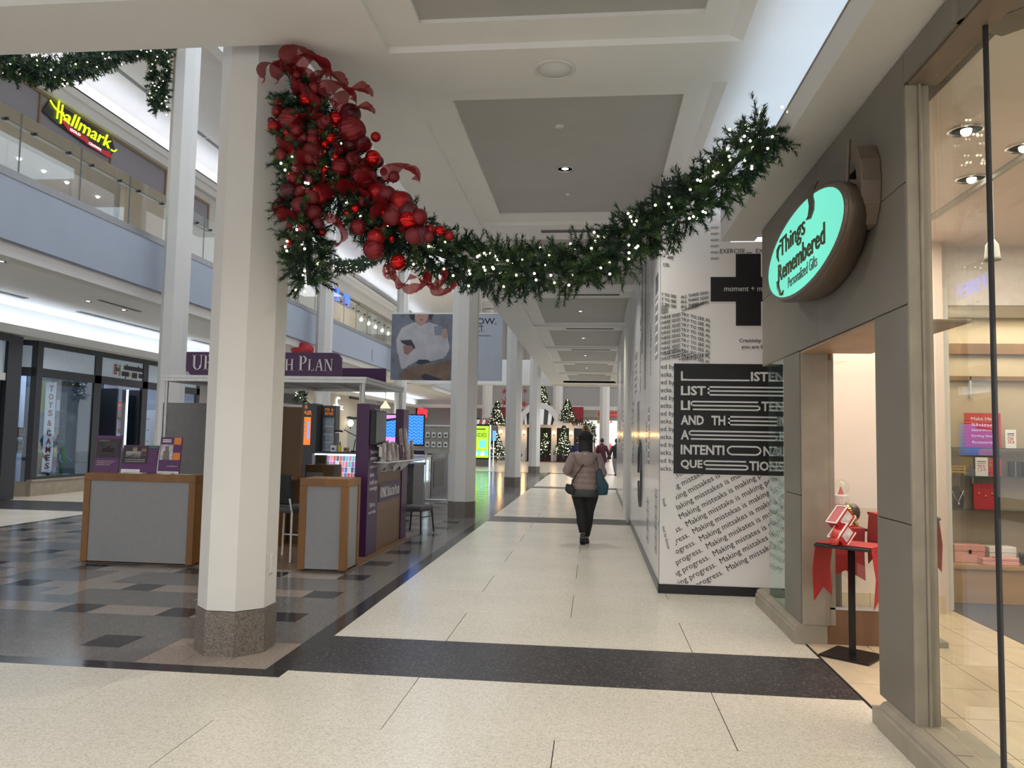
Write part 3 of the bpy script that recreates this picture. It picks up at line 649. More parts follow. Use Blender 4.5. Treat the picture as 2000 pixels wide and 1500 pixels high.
def ft(s, x, z, size, m=lettk, **k): return text('lettering', s, (x, FY, z), XR_, UZ, None, None, m, bar, pr, fixed=size, **k)
def fr(s, x, z, w, h, m=lettk, **k): return text('lettering', s, (x, FY, z), XR_, UZ, w, h, m, bar, pr, **k)
# black slogan panel with stretched letters
MB().box(.868, 2.42, FY-.004, FY, 1.30, 2.515).build('black_panel', black, bar)
FY = BY-.004
stk = MB()
def hb(x0, x1, z, t=.022): stk.box(x0, x1, FY-.003, FY, z, z+t)
LH = .105; LX = .945
zs = [2.325-k*.1625 for k in range(7)]
z = zs[0]; fr('L', LX, z, .06, LH, lettw, bold=.03); hb(LX+.03, 1.685, z, .018); fr('ISTEN', 1.70, z, .36, LH, lettw, bold=.03)
z = zs[1]; fr('LIST', LX, z, .27, LH, lettw, bold=.03)
for k in range(3): hb(1.235, 2.35, z+k*.043, .018)
stk.box(1.235, 1.255, FY-.003, FY, z, z+LH)
z = zs[2]; fr('LI', LX, z, .10, LH, lettw, bold=.03); fr('TEN', 1.81, z, .24, LH, lettw, bold=.03)
def longs(x0, x1, z):
    for k in range(3): hb(x0+.025, x1-.025, z+k*.043, .018)
    stk.tube([(x0+.03, FY-.002, z+.052), (x0+.01, FY-.002, z+.062), (x0+.008, FY-.002, z+.082), (x0+.03, FY-.002, z+.095)], .009, 5)
    stk.tube([(x1-.03, FY-.002, z+.009), (x1-.008, FY-.002, z+.02), (x1-.008, FY-.002, z+.04), (x1-.03, FY-.002, z+.052)], .009, 5)
longs(1.05, 1.80, z)
z = zs[3]; fr('AND', LX, z, .25, LH, lettw, bold=.03); fr('TH', 1.275, z, .15, LH, lettw, bold=.03)
for k in range(3): hb(1.455, 1.97, z+k*.043, .018)
stk.box(1.455, 1.475, FY-.003, FY, z, z+LH); fr('N', 2.0, z, .085, LH, lettw, bold=.03)
z = zs[4]; fr('A', LX, z, .09, LH, lettw, bold=.03); longs(1.03, 1.98, z); fr('K', 2.0, z, .085, LH, lettw, bold=.03)
z = zs[5]; fr('INTENTI', LX, z, .47, LH, lettw, bold=.03)
for q in (z, z+LH-.018): hb(1.49, 1.76, q, .018)
for xx, s in ((1.49, -1), (1.76, 1)):
    stk.tube([(xx, FY-.002, z+.009), (xx+s*.03, FY-.002, z+.025), (xx+s*.042, FY-.002, z+LH/2), (xx+s*.03, FY-.002, z+LH-.025), (xx, FY-.002, z+LH-.009)], .0095, 5)
fr('NAL', 1.83, z, .23, LH, lettw, bold=.03)
z = zs[6]; fr('QUE', LX, z, .235, LH, lettw, bold=.03); longs(1.19, 1.67, z); fr('TIONS', 1.68, z, .36, LH, lettw, bold=.03)
tag(stk.build('stretched_strokes', lettw, bar), kind='stuff')
FY = BY
# left column of repeated words
for k in range(14):
    o = ft('ned by' if k % 2 == 0 else 'backs.', .69, 2.455-k*.0865, .075, xsize=.92)
    clip_text(o, [(BX+.004-wpos(bar).x, 0, 0)], [(-1, 0, 0)])
# diagonal making-progress text, clipped to its field
words = ['mistakes', 'missakes', 'misstakes', 'misteaks', 'misstake', 'mistekas', 'mitsakes', 'miskates', 'mistates']
wb_ = wpos(bar)
ang = .51
ca, sa = math.cos(ang), math.sin(ang)
for k in range(-5, 12):
    sk_ = -.36+.083*(k+1); zl = 1.245-.118*k
    for s, al in (('Making %s is making progress. Making %s is making' % (words[(k-1) % 9], words[(k+3) % 9]), 'LEFT'), ('Making %s is making progress. ' % words[(k+5) % 9], 'RIGHT')):
        o = text('lettering', s, (.895+sk_*ca-(.022*ca if al == 'RIGHT' else 0), FY, zl+sk_*sa-(.022*sa if al == 'RIGHT' else 0)), XR_, UZ, None, None, lettk, bar, pr, fixed=.088, rot=ang, bold=0, align=al)
        clip_text(o, [(.895-wb_.x, 0, 0), (2.4-wb_.x, 0, 0), (0, 0, 1.295-wb_.z), (0, 0, .11-wb_.z)], [(-1, 0, 0), (1, 0, 0), (0, 0, 1), (0, 0, -1)])
        if len(o.data.vertices) == 0: bpy.data.objects.remove(o)
# optical cube made of words
def skew(s, x, z, size, dx, dz, xs=1.0):
    """text whose baseline climbs dz per dx"""
    o = text('lettering', s, (0, FY, 0), XR_, UZ, None, None, lettk, bar, pr, fixed=size, xsize=xs)
    co = [0.0]*(len(o.data.vertices)*3); o.data.vertices.foreach_get('co', co)
    for i in range(0, len(co), 3):
        a = co[i]+wb_.x; b = co[i+2]+wb_.z
        co[i] = x+a-wb_.x; co[i+2] = z+b+a*dz/dx-wb_.z
    o.data.vertices.foreach_set('co', co); o.data.update()
    clip_text(o, [(BX+.004-wb_.x, 0, 0), (1.262-wb_.x, 0, 0), (0, 0, 3.325-wb_.z), (0, 0, 2.525-wb_.z)], [(-1, 0, 0), (1, 0, 0), (0, 0, 1), (0, 0, -1)])
    if len(o.data.vertices) == 0: bpy.data.objects.remove(o)
for k in range(9):
    skew('THREE SIDES', .71, 3.02-k*.058-.015, .052, 1, .20, .78); skew('TRY TO SEE ALL', .945, 3.07-k*.058-.015, .052, 1, -.24, .92)
for k in range(3): skew('RY TO SEE', .70, 3.285-k*.055, .048, 1, -.20, .85); skew('ALL THREE SIDES', .94, 3.245-k*.055, .048, 1, .17, .85)
for k in range(5): skew('IN AN ARGUMENT', .72+k*.05, 2.60-k*.018+.02, .03, 1, .27, .8)
for k in range(4): skew('IN AN ARGUMENT', .955+k*.035, 3.10-k*.0+.018*k, .027, 1, .24, .75); skew('ARGUMENT', .70+k*.0, 3.14-k*.025, .025, 1, .2, .75)
skew('THREE SIDES TRY', .95, 2.535, .05, 1, .22, .85)
# plus sign
MB().box(1.54, 1.81, FY-.004, FY, 2.94, 3.745).box(1.267, 1.54, FY-.004, FY, 3.21, 3.485).box(1.81, 2.08, FY-.004, FY, 3.21, 3.485).build('plus_sign', black, bar)
FY = BY-.004; fr('moment + moment', 1.415, 3.325, .62, .052, lettw, bold=.003); FY = BY
fr('Creativity is MAKING', 1.575, 2.745, .53, .052, bold=.004); fr('you are living in.', 1.60, 2.675, .40, .052, bold=.004)
for k in range(6): fr('ANGRY?', 1.265, 4.03-k*.07, .095, .026)
for k, x in enumerate((1.37, 1.76)): fr('EXERCISE', x, 3.752, .27, .05)
fr('__', 1.655, 3.752, .06, .008); fr('way', .79, 3.675, .07, .05); fr('t to.', .745, 3.605, .07, .045)
# black corner block at the top
MB().box(BX, 1.05, FY-.004, FY, 4.30, 4.66).build('black_block', mat('block_charcoal', (.035, .035, .045), .4), bar)
FY = BY-.004
for k, s in enumerate(('rth you', 'urself.', 'do to the earth')):
    o = text('lettering', s, (.725, FY, 4.585-k*.09-(0.01 if k else 0)), XR_, UZ, None, None, lettw, bar, pr, fixed=.095, rot=.12, bold=.012)
FY = BY
for z0, s in ((1.02, 'look'), (.72, 'not to know')):
    text('lettering', s, (.745, FY, z0), (0.0, 0, -1), (1, 0, 0), None, None, lettk, bar, pr, fixed=.05, rot=.25)
B(BX, 2.4, 25.2, 25.25, 0, 4.585).build('end_panel', ving, bar)
# posters on the long side
RY = (0, -1, 0)     # reading direction on the side wall (seen from the corridor)
sideg = [mat('side_print_%d' % k, c, .2) for k, c in enumerate(((.05, .05, .055), (.20, .20, .215), (.36, .36, .38)))]
prn = random.Random(3)
def sp_(y0, y1, z0, z1, m, name='print_block'): return B(BX-.003, BX, y0, y1, z0, z1).build(name, m, bar)
for (y0, y1, z0, z1, c) in ((9.05, 9.42, 2.62, 3.35, 1), (9.05, 9.4, 3.4, 3.62, 0), (9.05, 9.35, .35, 1.10, 2), (10.3, 10.6, 1.35, 2.1, 1), (10.4, 10.8, .3, .9, 2), (11.2, 11.5, 2.4, 4.4, 0), (12.0, 12.25, 3.0, 4.4, 0), (12.7, 13.3, 1.6, 2.3, 0), (13.5, 14.2, 2.5, 3.2, 1), (14.4, 15.0, 1.2, 2.4, 2), (19, 20, 1.3, 2.4, 1), (22, 23.5, 1.6, 2.2, 0)):
    o = sp_(y0, y1, z0, z1, sideg[c])
    n = int((z1-z0)/.12)
    for k in range(n):
        if c: B(BX-.005, BX-.003, y0+.03, y1-.03-prn.random()*.15*(y1-y0), z0+.05+k*.12, z0+.075+k*.12).build('print_line', sideg[0] if c == 2 else vin, bar)
for y0, s, sz, z0 in ((10.9, 'hello', .22, 1.5), (12.4, 'WHAT IF', .3, 2.4), (15.1, 'BE CURIOUS', .2, 1.9), (10.15, 'think again', .16, 2.5)):
    text('lettering', s, (BX-.0005, y0, z0), (0, 0, 1), (0, 1, 0), None, None, sideg[0], bar, .002, fixed=sz, rot=0)
for k in range(22):
    y0 = 9.6+k*.28; text('lettering', 'see the shape of what we say', (BX-.0005, y0+.02, 2.7+prn.random()*.8), (0, 0, 1), (0, 1, 0), None, None, sideg[2], bar, .002, fixed=.07, rot=prn.choice((0, 0, .5)))
MB().tube([(BX-.004, 12.25+.35*math.cos(t*.5), 1.15+.5*math.sin(t*.5)) for t in range(13)], .03, 6).build('printed_ring', sideg[0], bar)
# ================================================================ GARLANDS
pineD = mat('pine_dark', (.012, .040, .018), .6, var=.4, scale=60); pineL = mat('pine_light', (.045, .095, .022), .6, var=.4, scale=60)
wirem = mat('green_wire', (.01, .03, .012), .7)
bulbw = glow('fairy_bulb', (1, .88, .64), 6, 0)
def catmull(P, n):
    P = [Vector(p) for p in P]; P = [P[0]*2-P[1]]+P+[P[-1]*2-P[-2]]; out = []
    for i in range(1, len(P)-2):
        for k in range(n):
            t = k/n; a, b, c, d = P[i-1:i+3]
            out.append(.5*((2*b)+(c-a)*t+(2*a-5*b+4*c-d)*t*t+(3*b-a-3*c+d)*t**3))
    out.append(P[-2]); return out
def sprig(mb, p, d, L, rg, nl=.045, dens=26, wd=.006):
    """a pine tip: needles fanning round a short twig"""
    d = d.normalized(); a = d.orthogonal().normalized(); b = d.cross(a)
    V = mb.v; F = mb.f
    for k in range(dens):
        t = (k+rg.random())/dens; q = rg.random()*2*PI
        o = p+d*(L*t); r = a*math.cos(q)+b*math.sin(q)
        e = o+(r*.80+d*.62)*(nl*(1.05-.35*t)); s = (d*.35+r.cross(d))*(wd*.5)
        i = len(V); V += [(o+s).to_tuple(), (o-s).to_tuple(), e.to_tuple()]; F.append((i, i+1, i+2))
    i = len(V); s = a*.003; V += [(p+s).to_tuple(), (p-s).to_tuple(), (p+d*L).to_tuple()]; F.append((i, i+1, i+2))
def garland_leaves(dark, light, path, rad, per_m, rg, L=.16, nl=.048, dens=30, wd=.006, rfun=None):
    seg = [(path[i], path[i+1]) for i in range(len(path)-1)]
    tot = sum((b-a).length for a, b in seg); acc = 0
    for a, b in seg:
        n = (b-a).length*per_m; n = int(n)+(1 if rg.random() < n % 1 else 0); t = (b-a).normalized()
        u = t.orthogonal().normalized(); w = t.cross(u)
        for k in range(n):
            q = rg.random()*2*PI; o = u*math.cos(q)+w*math.sin(q); f = rg.random()
            R_ = rad*(rfun((acc+(b-a).length*f)/tot) if rfun else 1)
            c = a+(b-a)*f+o*(R_*rg.uniform(.15, .62))
            d = o*rg.uniform(.5, 1)+t*rg.uniform(-.9, .9)+Vector((0, 0, rg.uniform(-.25, .15)))
            sprig(light if rg.random() < .30 else dark, c, d, L*rg.uniform(.7, 1.15)*min(1, R_/rad+.2), rg, nl, dens, wd)
        acc += (b-a).length
rg = random.Random(11)
gar = thing('christmas_garland', 'large lit pine garland with red baubles swagged from the pillar across to the shop front', 'garland', (-2.3, 5.6, 3.6))
SW = catmull([(-2.36, 5.62, 4.34), (-2.10, 5.66, 3.93), (-1.76, 5.72, 3.47), (-1.42, 5.75, 3.17), (-1.03, 5.75, 2.99), (-.63, 5.75, 2.93), (-.25, 5.75, 2.93), (.13, 5.75, 3.06), (.51, 5.76, 3.32), (.88, 5.78, 3.60), (1.10, 5.80, 3.82), (1.28, 5.82, 4.00)], 6)
TL = catmull([(-2.30, 5.60, 4.1), (-2.26, 5.58, 3.6), (-2.20, 5.58, 3.2), (-2.17, 5.58, 2.95), (-2.15, 5.58, 2.78)], 5)
gd, gl_ = MB(), MB()
garland_leaves(gd, gl_, SW, .215, 300, rg, L=.17, nl=.055, dens=46, wd=.0095)
CL = catmull([(-2.22, 5.64, 4.05), (-2.05, 5.64, 3.75), (-1.95, 5.64, 3.5), (-1.75, 5.66, 3.3), (-1.5, 5.68, 3.15)], 5)
garland_leaves(gd, gl_, CL, .20, 230, rg, L=.15, nl=.055, dens=46, wd=.0095)
garland_leaves(gd, gl_, TL, .19, 260, rg, L=.16, nl=.055, dens=46, wd=.0095, rfun=lambda t: 1 if t < .75 else 1.05-.5*(t-.75)*2)
tag(gd.build('dark_foliage', pineD, gar), kind='stuff'); tag(gl_.build('light_foliage', pineL, gar), kind='stuff')
MB().tube(SW, .022, 6).build('wire_core', wirem, gar); MB().tube(TL, .02, 6).build('wire_core', wirem, gar)
me_b = MB().ball((0, 0, 0), .0095, 8, 6).mesh('bulb'); me_b.materials.append(bulbw)
for P, n in ((SW, 150), (TL, 26)):
    for k in range(n):
        i = rg.randrange(0, len(P)-1); i = max(i, 7 if P is SW else 4)
        p = P[i].lerp(P[i+1], rg.random()); q = rg.uniform(PI*.95, PI*2.05); r = rg.uniform(.10, .185)
        inst('bulb', me_b, gar, p+Vector((rg.uniform(-.13, .13), math.sin(q)*r, rg.uniform(-.19, .18))))
def swirl(r=1, n=44, m=20, lobes=12, amp=.06):
    mb = MB(); vs = []
    for j in range(m+1):
        t = PI*j/m
        for k in range(n):
            q = 2*PI*k/n; R_ = 1+amp*math.cos(lobes*(q+.9*math.cos(t)))*math.sin(t)
            vs.append((R_*math.sin(t)*math.cos(q), R_*math.sin(t)*math.sin(q), -R_*math.cos(t)))
    fs = [(j*n+k, j*n+(k+1) % n, (j+1)*n+(k+1) % n, (j+1)*n+k) for j in range(m) for k in range(n)]
    mb.add(vs, fs); return mb
bm = {'m': mat('bauble_matte', (.17, .012, .015), .55), 's': mat('bauble_satin', (.36, .012, .014), .33, metal=.55), 'g': mat('bauble_shiny', (.55, .015, .015), .08, metal=.85), 'r': mat('bauble_ribbed', (.21, .012, .017), .36, metal=.4), 'd': mat('bauble_dark', (.09, .008, .016), .4)}
bmesh_ = {}
for k, m_ in bm.items():
    me = (swirl() if k in 'rd' else MB().ball((0, 0, 0), 1, 24, 16)).mesh('bauble'); me.polygons.foreach_set('use_smooth', [True]*len(me.polygons)); me.materials.append(m_); bmesh_[k] = me
BAUB = [(-2.3, 5.47, 4.01, 0.091, 'r'), (-2.17, 5.54, 4.09, 0.066, 'm'), (-2.03, 5.54, 4.02, 0.058, 's'), (-1.83, 5.49, 3.93, 0.099, 'r'), (-1.89, 5.61, 4.11, 0.079, 'd'), (-2.19, 5.5, 4.2, 0.04, 'm'), (-2.11, 5.52, 4.18, 0.037, 'g'), (-2.42, 5.54, 4.17, 0.053, 's'), (-2.42, 5.47, 3.97, 0.029, 'g'), (-1.98, 5.46, 3.86, 0.041, 'g'), (-2.11, 5.54, 3.81, 0.064, 's'), (-2.26, 5.5, 3.77, 0.064, 'g'), (-2.4, 5.54, 3.9, 0.046, 'm'), (-2.26, 5.46, 3.56, 0.051, 'r'), (-1.91, 5.5, 3.65, 0.073, 'r'), (-1.74, 5.53, 3.58, 0.094, 'r'), (-1.66, 5.48, 3.71, 0.06, 'g'), (-1.93, 5.56, 3.52, 0.076, 'r'), (-2.08, 5.55, 3.45, 0.086, 's'), (-1.94, 5.46, 3.72, 0.028, 'g'), (-2.02, 5.46, 3.62, 0.028, 'g'), (-1.55, 5.51, 3.44, 0.067, 'm'), (-1.44, 5.55, 3.4, 0.061, 's'), (-1.74, 5.5, 3.39, 0.039, 'm'), (-1.78, 5.48, 3.33, 0.037, 'g'), (-1.85, 5.5, 3.3, 0.027, 'g'), (-1.55, 5.46, 3.29, 0.039, 'g'), (-1.3, 5.48, 3.26, 0.062, 'r'), (-1.43, 5.5, 3.24, 0.039, 'm'), (-1.76, 5.51, 3.2, 0.061, 'r'), (-1.62, 5.48, 3.11, 0.066, 's'), (-1.63, 5.48, 3.02, 0.078, 'r'), (-1.34, 5.48, 3.12, 0.062, 'm'), (-1.23, 5.51, 3.12, 0.038, 'm'), (-1.14, 5.49, 3.16, 0.039, 'g'), (-1.44, 5.46, 2.92, 0.059, 'g'), (-2.23, 5.54, 3.31, 0.032, 'g'), (-2.14, 5.52, 3.34, 0.038, 'm'), (-2.18, 5.52, 3.18, 0.04, 'g'), (-2.08, 5.48, 3.23, 0.035, 'g'), (-2.06, 5.56, 3.18, 0.035, 'g'), (-1.52, 5.55, 3.12, 0.03, 'g'), (-2.28, 5.47, 3.08, 0.027, 's'), (-1.5, 5.49, 3.57, 0.043, 'm'), (-1.08, 5.53, 3.13, 0.036, 's'), (-2.28, 5.53, 4.34, 0.051, 'm'), (-1.77, 5.55, 3.83, 0.051, 'm'), (-1.65, 5.5, 3.88, 0.038, 's'), (-2.16, 5.54, 3.66, 0.054, 'm'), (-2.27, 5.63, 3.98, 0.045, 'd'), (-1.86, 5.59, 3.79, 0.044, 'd'), (-1.65, 5.62, 3.57, 0.048, 'd')]
for x, y, z, r, k in BAUB: inst('bauble', bmesh_[k], gar, (x, y, z), (rg.uniform(-.9, .9), rg.uniform(-.9, .9), rg.random()*6), r)
for k in range(62):
    f = rg.random(); a_ = Vector((-2.30, 5.58, 4.28)).lerp(Vector((-1.25, 5.62, 3.16)), f); w_ = .24*(1-f)+.06; sz_ = rg.choice((.03, .045, .06, .075))
    inst('bauble', bmesh_[rg.choice('mmsgrd')], gar, a_+Vector((rg.uniform(-w_, w_)*.5, rg.uniform(-.14, .02), rg.uniform(-w_*1.2, w_*.6))), (rg.uniform(-.9, .9), rg.uniform(-.9, .9), rg.random()*6), sz_)
for k in range(30):
    f = rg.random(); a_ = Vector((-2.34, 5.47, 4.12)).lerp(Vector((-2.16, 5.46, 3.15)), f); sz_ = rg.choice((.028, .04, .05, .065))
    inst('bauble', bmesh_[rg.choice('mmsgrd')], gar, a_+Vector((rg.uniform(-.13, .14), rg.uniform(-.05, .05), 0)), (rg.uniform(-.9, .9), rg.uniform(-.9, .9), rg.random()*6), sz_)
# gauze ribbon
rm = bpy.data.materials.new('red_gauze'); rm.use_nodes = True; n_ = rm.node_tree; pb = n_.nodes['Principled BSDF']
pb.inputs['Base Color'].default_value = (.22, .005, .012, 1); pb.inputs['Roughness'].default_value = .5
tr_ = n_.nodes.new('ShaderNodeBsdfTransparent'); tr_.inputs[0].default_value = (1, .55, .55, 1); mx_ = n_.nodes.new('ShaderNodeMixShader')
nz_ = n_.nodes.new('ShaderNodeTexNoise'); nz_.inputs['Scale'].default_value = 160; mr_ = n_.nodes.new('ShaderNodeMapRange'); mr_.inputs['To Min'].default_value = .52; mr_.inputs['To Max'].default_value = .92
n_.links.new(nz_.outputs['Fac'], mr_.inputs[0]); n_.links.new(mr_.outputs[0], mx_.inputs[0]); n_.links.new(tr_.outputs[0], mx_.inputs[1]); n_.links.new(pb.outputs[0], mx_.inputs[2]); n_.links.new(mx_.outputs[0], n_.nodes['Material Output'].inputs[0])
def ribbon(c, r, w, tilt, yaw, arc=(0.1, 2.9), wob=.25):
    c = Vector(c); mb = MB(); n = 14; m = 4; M_ = Matrix.Rotation(yaw, 3, 'Z') @ Matrix.Rotation(tilt, 3, 'Y')
    vs = []
    for i in range(n+1):
        a = arc[0]+(arc[1]-arc[0])*i/n
        for j in range(m+1):
            v = (j/m-.5)*w; rr = r*(1+wob*math.sin(a*3+j*.9))
            vs.append(c+M_ @ Vector((rr*math.cos(a), v+.3*w*math.sin(a*2), rr*math.sin(a))))
    fs = [(i*(m+1)+j, i*(m+1)+j+1, (i+1)*(m+1)+j+1, (i+1)*(m+1)+j) for i in range(n) for j in range(m)]
    mb.add(vs, fs); return mb.build('gauze_ribbon', rm, gar, True)
RIB = [(-2.43, 5.47, 4.353), (-2.308, 5.50, 4.31), (-2.163, 5.5, 4.358), (-2.015, 5.5, 4.274), (-1.945, 5.5, 4.167), (-1.813, 5.52, 4.15), (-1.77, 5.52, 4.031), (-2.107, 5.46, 3.929), (-2.234, 5.46, 4.136), (-2.147, 5.44, 3.584), (-2.283, 5.46, 3.691), (-1.879, 5.44, 3.412), (-1.8, 5.44, 3.385), (-1.673, 5.44, 3.434), (-2.244, 5.46, 3.378), (-2.275, 5.46, 3.166), (-1.629, 5.44, 3.268), (-1.536, 5.44, 3.19), (-1.431, 5.48, 3.52), (-1.425, 5.5, 2.873), (-1.348, 5.5, 2.847), (-1.197, 5.52, 2.847), (-1.121, 5.52, 2.821), (-1.974, 5.5, 3.156), (-1.84, 5.46, 3.786), (-1.707, 5.46, 3.705)]
for k, c in enumerate(RIB):
    up_ = k < 7 or k == 18; dn = 19 <= k <= 22
    ribbon(c, rg.uniform(.085, .12) if not up_ else rg.uniform(.10, .15), rg.uniform(.10, .15), rg.uniform(-.5, .5)+(PI if dn else 0) if (up_ or dn) else rg.uniform(-1.6, 1.6), rg.uniform(-.5, .5), (0.0, 3.1))
ribbon((-2.40, 5.44, 4.30), .13, .09, .9, .2, (.2, 2.4)); ribbon((-2.2, 5.46, 4.36), .17, .16, .2, .1, (0.3, 2.9))
# smaller garlands across the atrium
def far_garland(label, pts, rad, per, nb, loc, red=None):
    t = thing('small_garland', label, 'garland', loc, 'garlands on the atrium pillars'); d, l = MB(), MB(); bl_ = MB()
    for P in pts:
        C = catmull(P, 5); garland_leaves(d, l, C, rad, per*2.2, rg, .20, .10, 22, .026)
        for k in range(int(nb*len(P)/6)):
            i = rg.randrange(len(C)-1); p = C[i].lerp(C[i+1], rg.random()); q = rg.random()*6.28
            bl_.ball(p+Vector((math.cos(q)*rad*.9, math.sin(q)*rad*.9, rg.uniform(-rad, rad)*.9)), .015, 5, 4)
    tag(d.build('dark_foliage', pineD, t), kind='stuff'); tag(l.build('light_foliage', pineL, t), kind='stuff'); tag(bl_.build('fairy_lights', bulbw, t), kind='stuff')
    for c, r in red or (): MB().ball(c, r, 12, 8, (1.3, .7, .8)).build('red_bow', mat('bow_red', (.4, .015, .02), .5), t, True)
far_garland('garland with red bow swagged along the upper gallery from the tall atrium pillar', [[(-9.6, 15.8, 10.35), (-9.3, 15.0, 9.8), (-9.05, 14.0, 9.3), (-9.05, 13.3, 8.85), (-9.05, 12.47, 8.18), (-9.05, 11.72, 7.62), (-9.05, 11.15, 7.42), (-9.05, 10.5, 7.24), (-9.05, 9.9, 7.25)], [(-9.78, 15.85, 10.3), (-9.76, 15.85, 9.5), (-9.76, 15.85, 8.85)]], .20, 62, 90, (-9.3, 15.8, 8.8), [((-9.7, 15.75, 10.35), .24)])
far_garland('garland swagged to the atrium pillar behind the hanging banner', [[(-9.05, 25.0, 7.5), (-9.05, 26.0, 7.6), (-9.05, 27.8, 7.96), (-9.05, 29.7, 8.62), (-8.95, 31.9, 9.6), (-8.9, 35, 10.6)], [(-9.85, 35.9, 10.7), (-9.85, 35.9, 10.2), (-9.85, 35.9, 9.35)]], .24, 34, 70, (-9.3, 35.9, 9.3))
far_garland('drooping garland with red bow on the pillar behind the purple kiosk sign', [[(-9.75, 25.3, 4.3), (-9.8, 25.3, 3.6), (-9.9, 25.3, 3.2), (-9.88, 25.3, 2.75)]], .2, 34, 36, (-9.8, 25.3, 2.7), [((-9.9, 25.25, 4.52), .32)])
# ================================================================ HEALTH PLAN KIOSK
class SF:
    """serif capitals drawn from stems, hairlines and bowls in a unit-high box; returns width"""
    def __init__(s, put): s.put = put            # put(poly2d)
    def rect(s, x0, x1, y0, y1): s.put([(x0, y0), (x1, y0), (x1, y1), (x0, y1)])
    def stem(s, x, w=.14, top=1, bot=0, st=True, sb=True):
        s.rect(x, x+w, bot, top)
        if sb: s.rect(x-.07, x+w+.07, bot, bot+.05)
        if st: s.rect(x-.07, x+w+.07, top-.05, top)
    def diag(s, x0, y0, x1, y1, w): s.put([(x0, y0), (x0+w, y0), (x1+w, y1), (x1, y1)])
    def arc(s, cx, cy, rx, ry, a0, a1, w0, w1, n=10):
        for k in range(n):
            p = []
            for a in (a0+(a1-a0)*k/n, a0+(a1-a0)*(k+1)/n):
                w = w1+(w0-w1)*abs(math.cos(a)); c, d = math.cos(a), math.sin(a)
                p.append(((cx+(rx)*c, cy+ry*d), (cx+(rx-w)*c, cy+(ry-w*.6)*d)))
            s.put([p[0][0], p[1][0], p[1][1], p[0][1]])
    def glyph(s, ch, x, h):
        old = s.put; s.put = lambda poly: old([(x+a*h, b*h) for a, b in poly])
        w = .8
        if ch == 'U': s.stem(.08, .14, 1, .3, True, False); s.rect(.66, .72, .3, 1); s.rect(.58, .80, .95, 1); s.arc(.40, .32, .32, .32, PI, 2*PI, .14, .06); w = .84
        elif ch == 'P': s.stem(.08); s.arc(.24, .73, .34, .27, -PI/2, PI/2, .13, .05); s.rect(.2, .26, .95, 1); s.rect(.2, .26, .46, .51); w = .64
        elif ch == 'M': s.rect(.10, .15, 0, 1); s.rect(.03, .22, 0, .05); s.rect(.03, .15, .95, 1); s.diag(.10, 1, .44, 0, .13); s.diag(.47, 0, .78, 1, .05); s.stem(.78, .13); w = 1.0
        elif ch == 'C': s.arc(.42, .5, .38, .51, .22*PI, 1.78*PI, .14, .05, 16); s.rect(.70, .74, .68, .98); s.rect(.70, .74, .05, .25); w = .80
        elif ch == 'H': s.stem(.08); s.stem(.60); s.rect(.2, .62, .48, .53); w = .84
        elif ch == 'E': s.stem(.08); s.rect(.2, .58, .95, 1); s.rect(.2, .60, 0, .05); s.rect(.2, .48, .48, .53); s.rect(.54, .58, .82, 1); s.rect(.56, .60, 0, .2); s.rect(.44, .48, .40, .62); w = .66
        elif ch == 'A': s.diag(.06, 0, .36, 1, .05); s.diag(.60, 0, .34, 1, .14); s.rect(.2, .6, .32, .37); s.rect(0, .2, 0, .05); s.rect(.52, .82, 0, .05); w = .80
        elif ch == 'L': s.stem(.08); s.rect(.2, .58, 0, .05); s.rect(.54, .58, 0, .22); w = .62
        elif ch == 'T': s.stem(.30, .14, 1, 0, False); s.rect(.02, .72, .95, 1); s.rect(.02, .06, .80, 1); s.rect(.68, .72, .80, 1); w = .74
        elif ch == 'N': s.rect(.10, .15, 0, 1); s.rect(.03, .22, 0, .05); s.rect(0, .15, .95, 1); s.diag(.10, 1, .62, 0, .15); s.rect(.70, .75, 0, 1); s.rect(.62, .83, .95, 1); w = .84
        s.put = old; return w*h
def serif_text(name, spec, o, right, up, hscale, mat_, parent, depth=.012, width=1.0):
    sf = SF(lambda poly: None); tot = sum(.32*hscale if c == ' ' else sf.glyph(c, 0, h*hscale)+.05*hscale for c, h in spec)-.05*hscale; wscale = width/tot
    """spec: [(char, relative height)]; each letter a part of its own"""
    R = Vector(right); U = Vector(up); N = R.cross(U); x = 0.0
    for ch, hh in spec:
        if ch == ' ': x += .32*hscale; continue
        mb = MB(); sf = SF(lambda poly: mb.extr([tuple(Vector(o)+R*(a*wscale)+U*b) for a, b in poly], tuple(N*depth)))
        adv = sf.glyph(ch, x, hh*hscale); mb.build(name, mat_, parent); x += adv+.05*hscale
    return x*wscale
LOGO = [('U', 1), ('P', 1), ('M', 1), ('C', 1), (' ', 1), ('H', 1), ('E', .78), ('A', .78), ('L', .78), ('T', .78), ('H', .78), (' ', 1), ('P', 1), ('L', .78), ('A', .78), ('N', .78)]
lsil = mat('letter_silver', (.62, .60, .60), .4)
kf = struct(B(-6.45, -2.96, 9.25, 13.2, .0, .012).build('floor_kiosk', mat('kiosk_floor', (.19, .115, .06), .4, var=.15, scale=4, stretch=(.2, 2, 1))), 'timber mat under the health plan kiosk', 'floor')
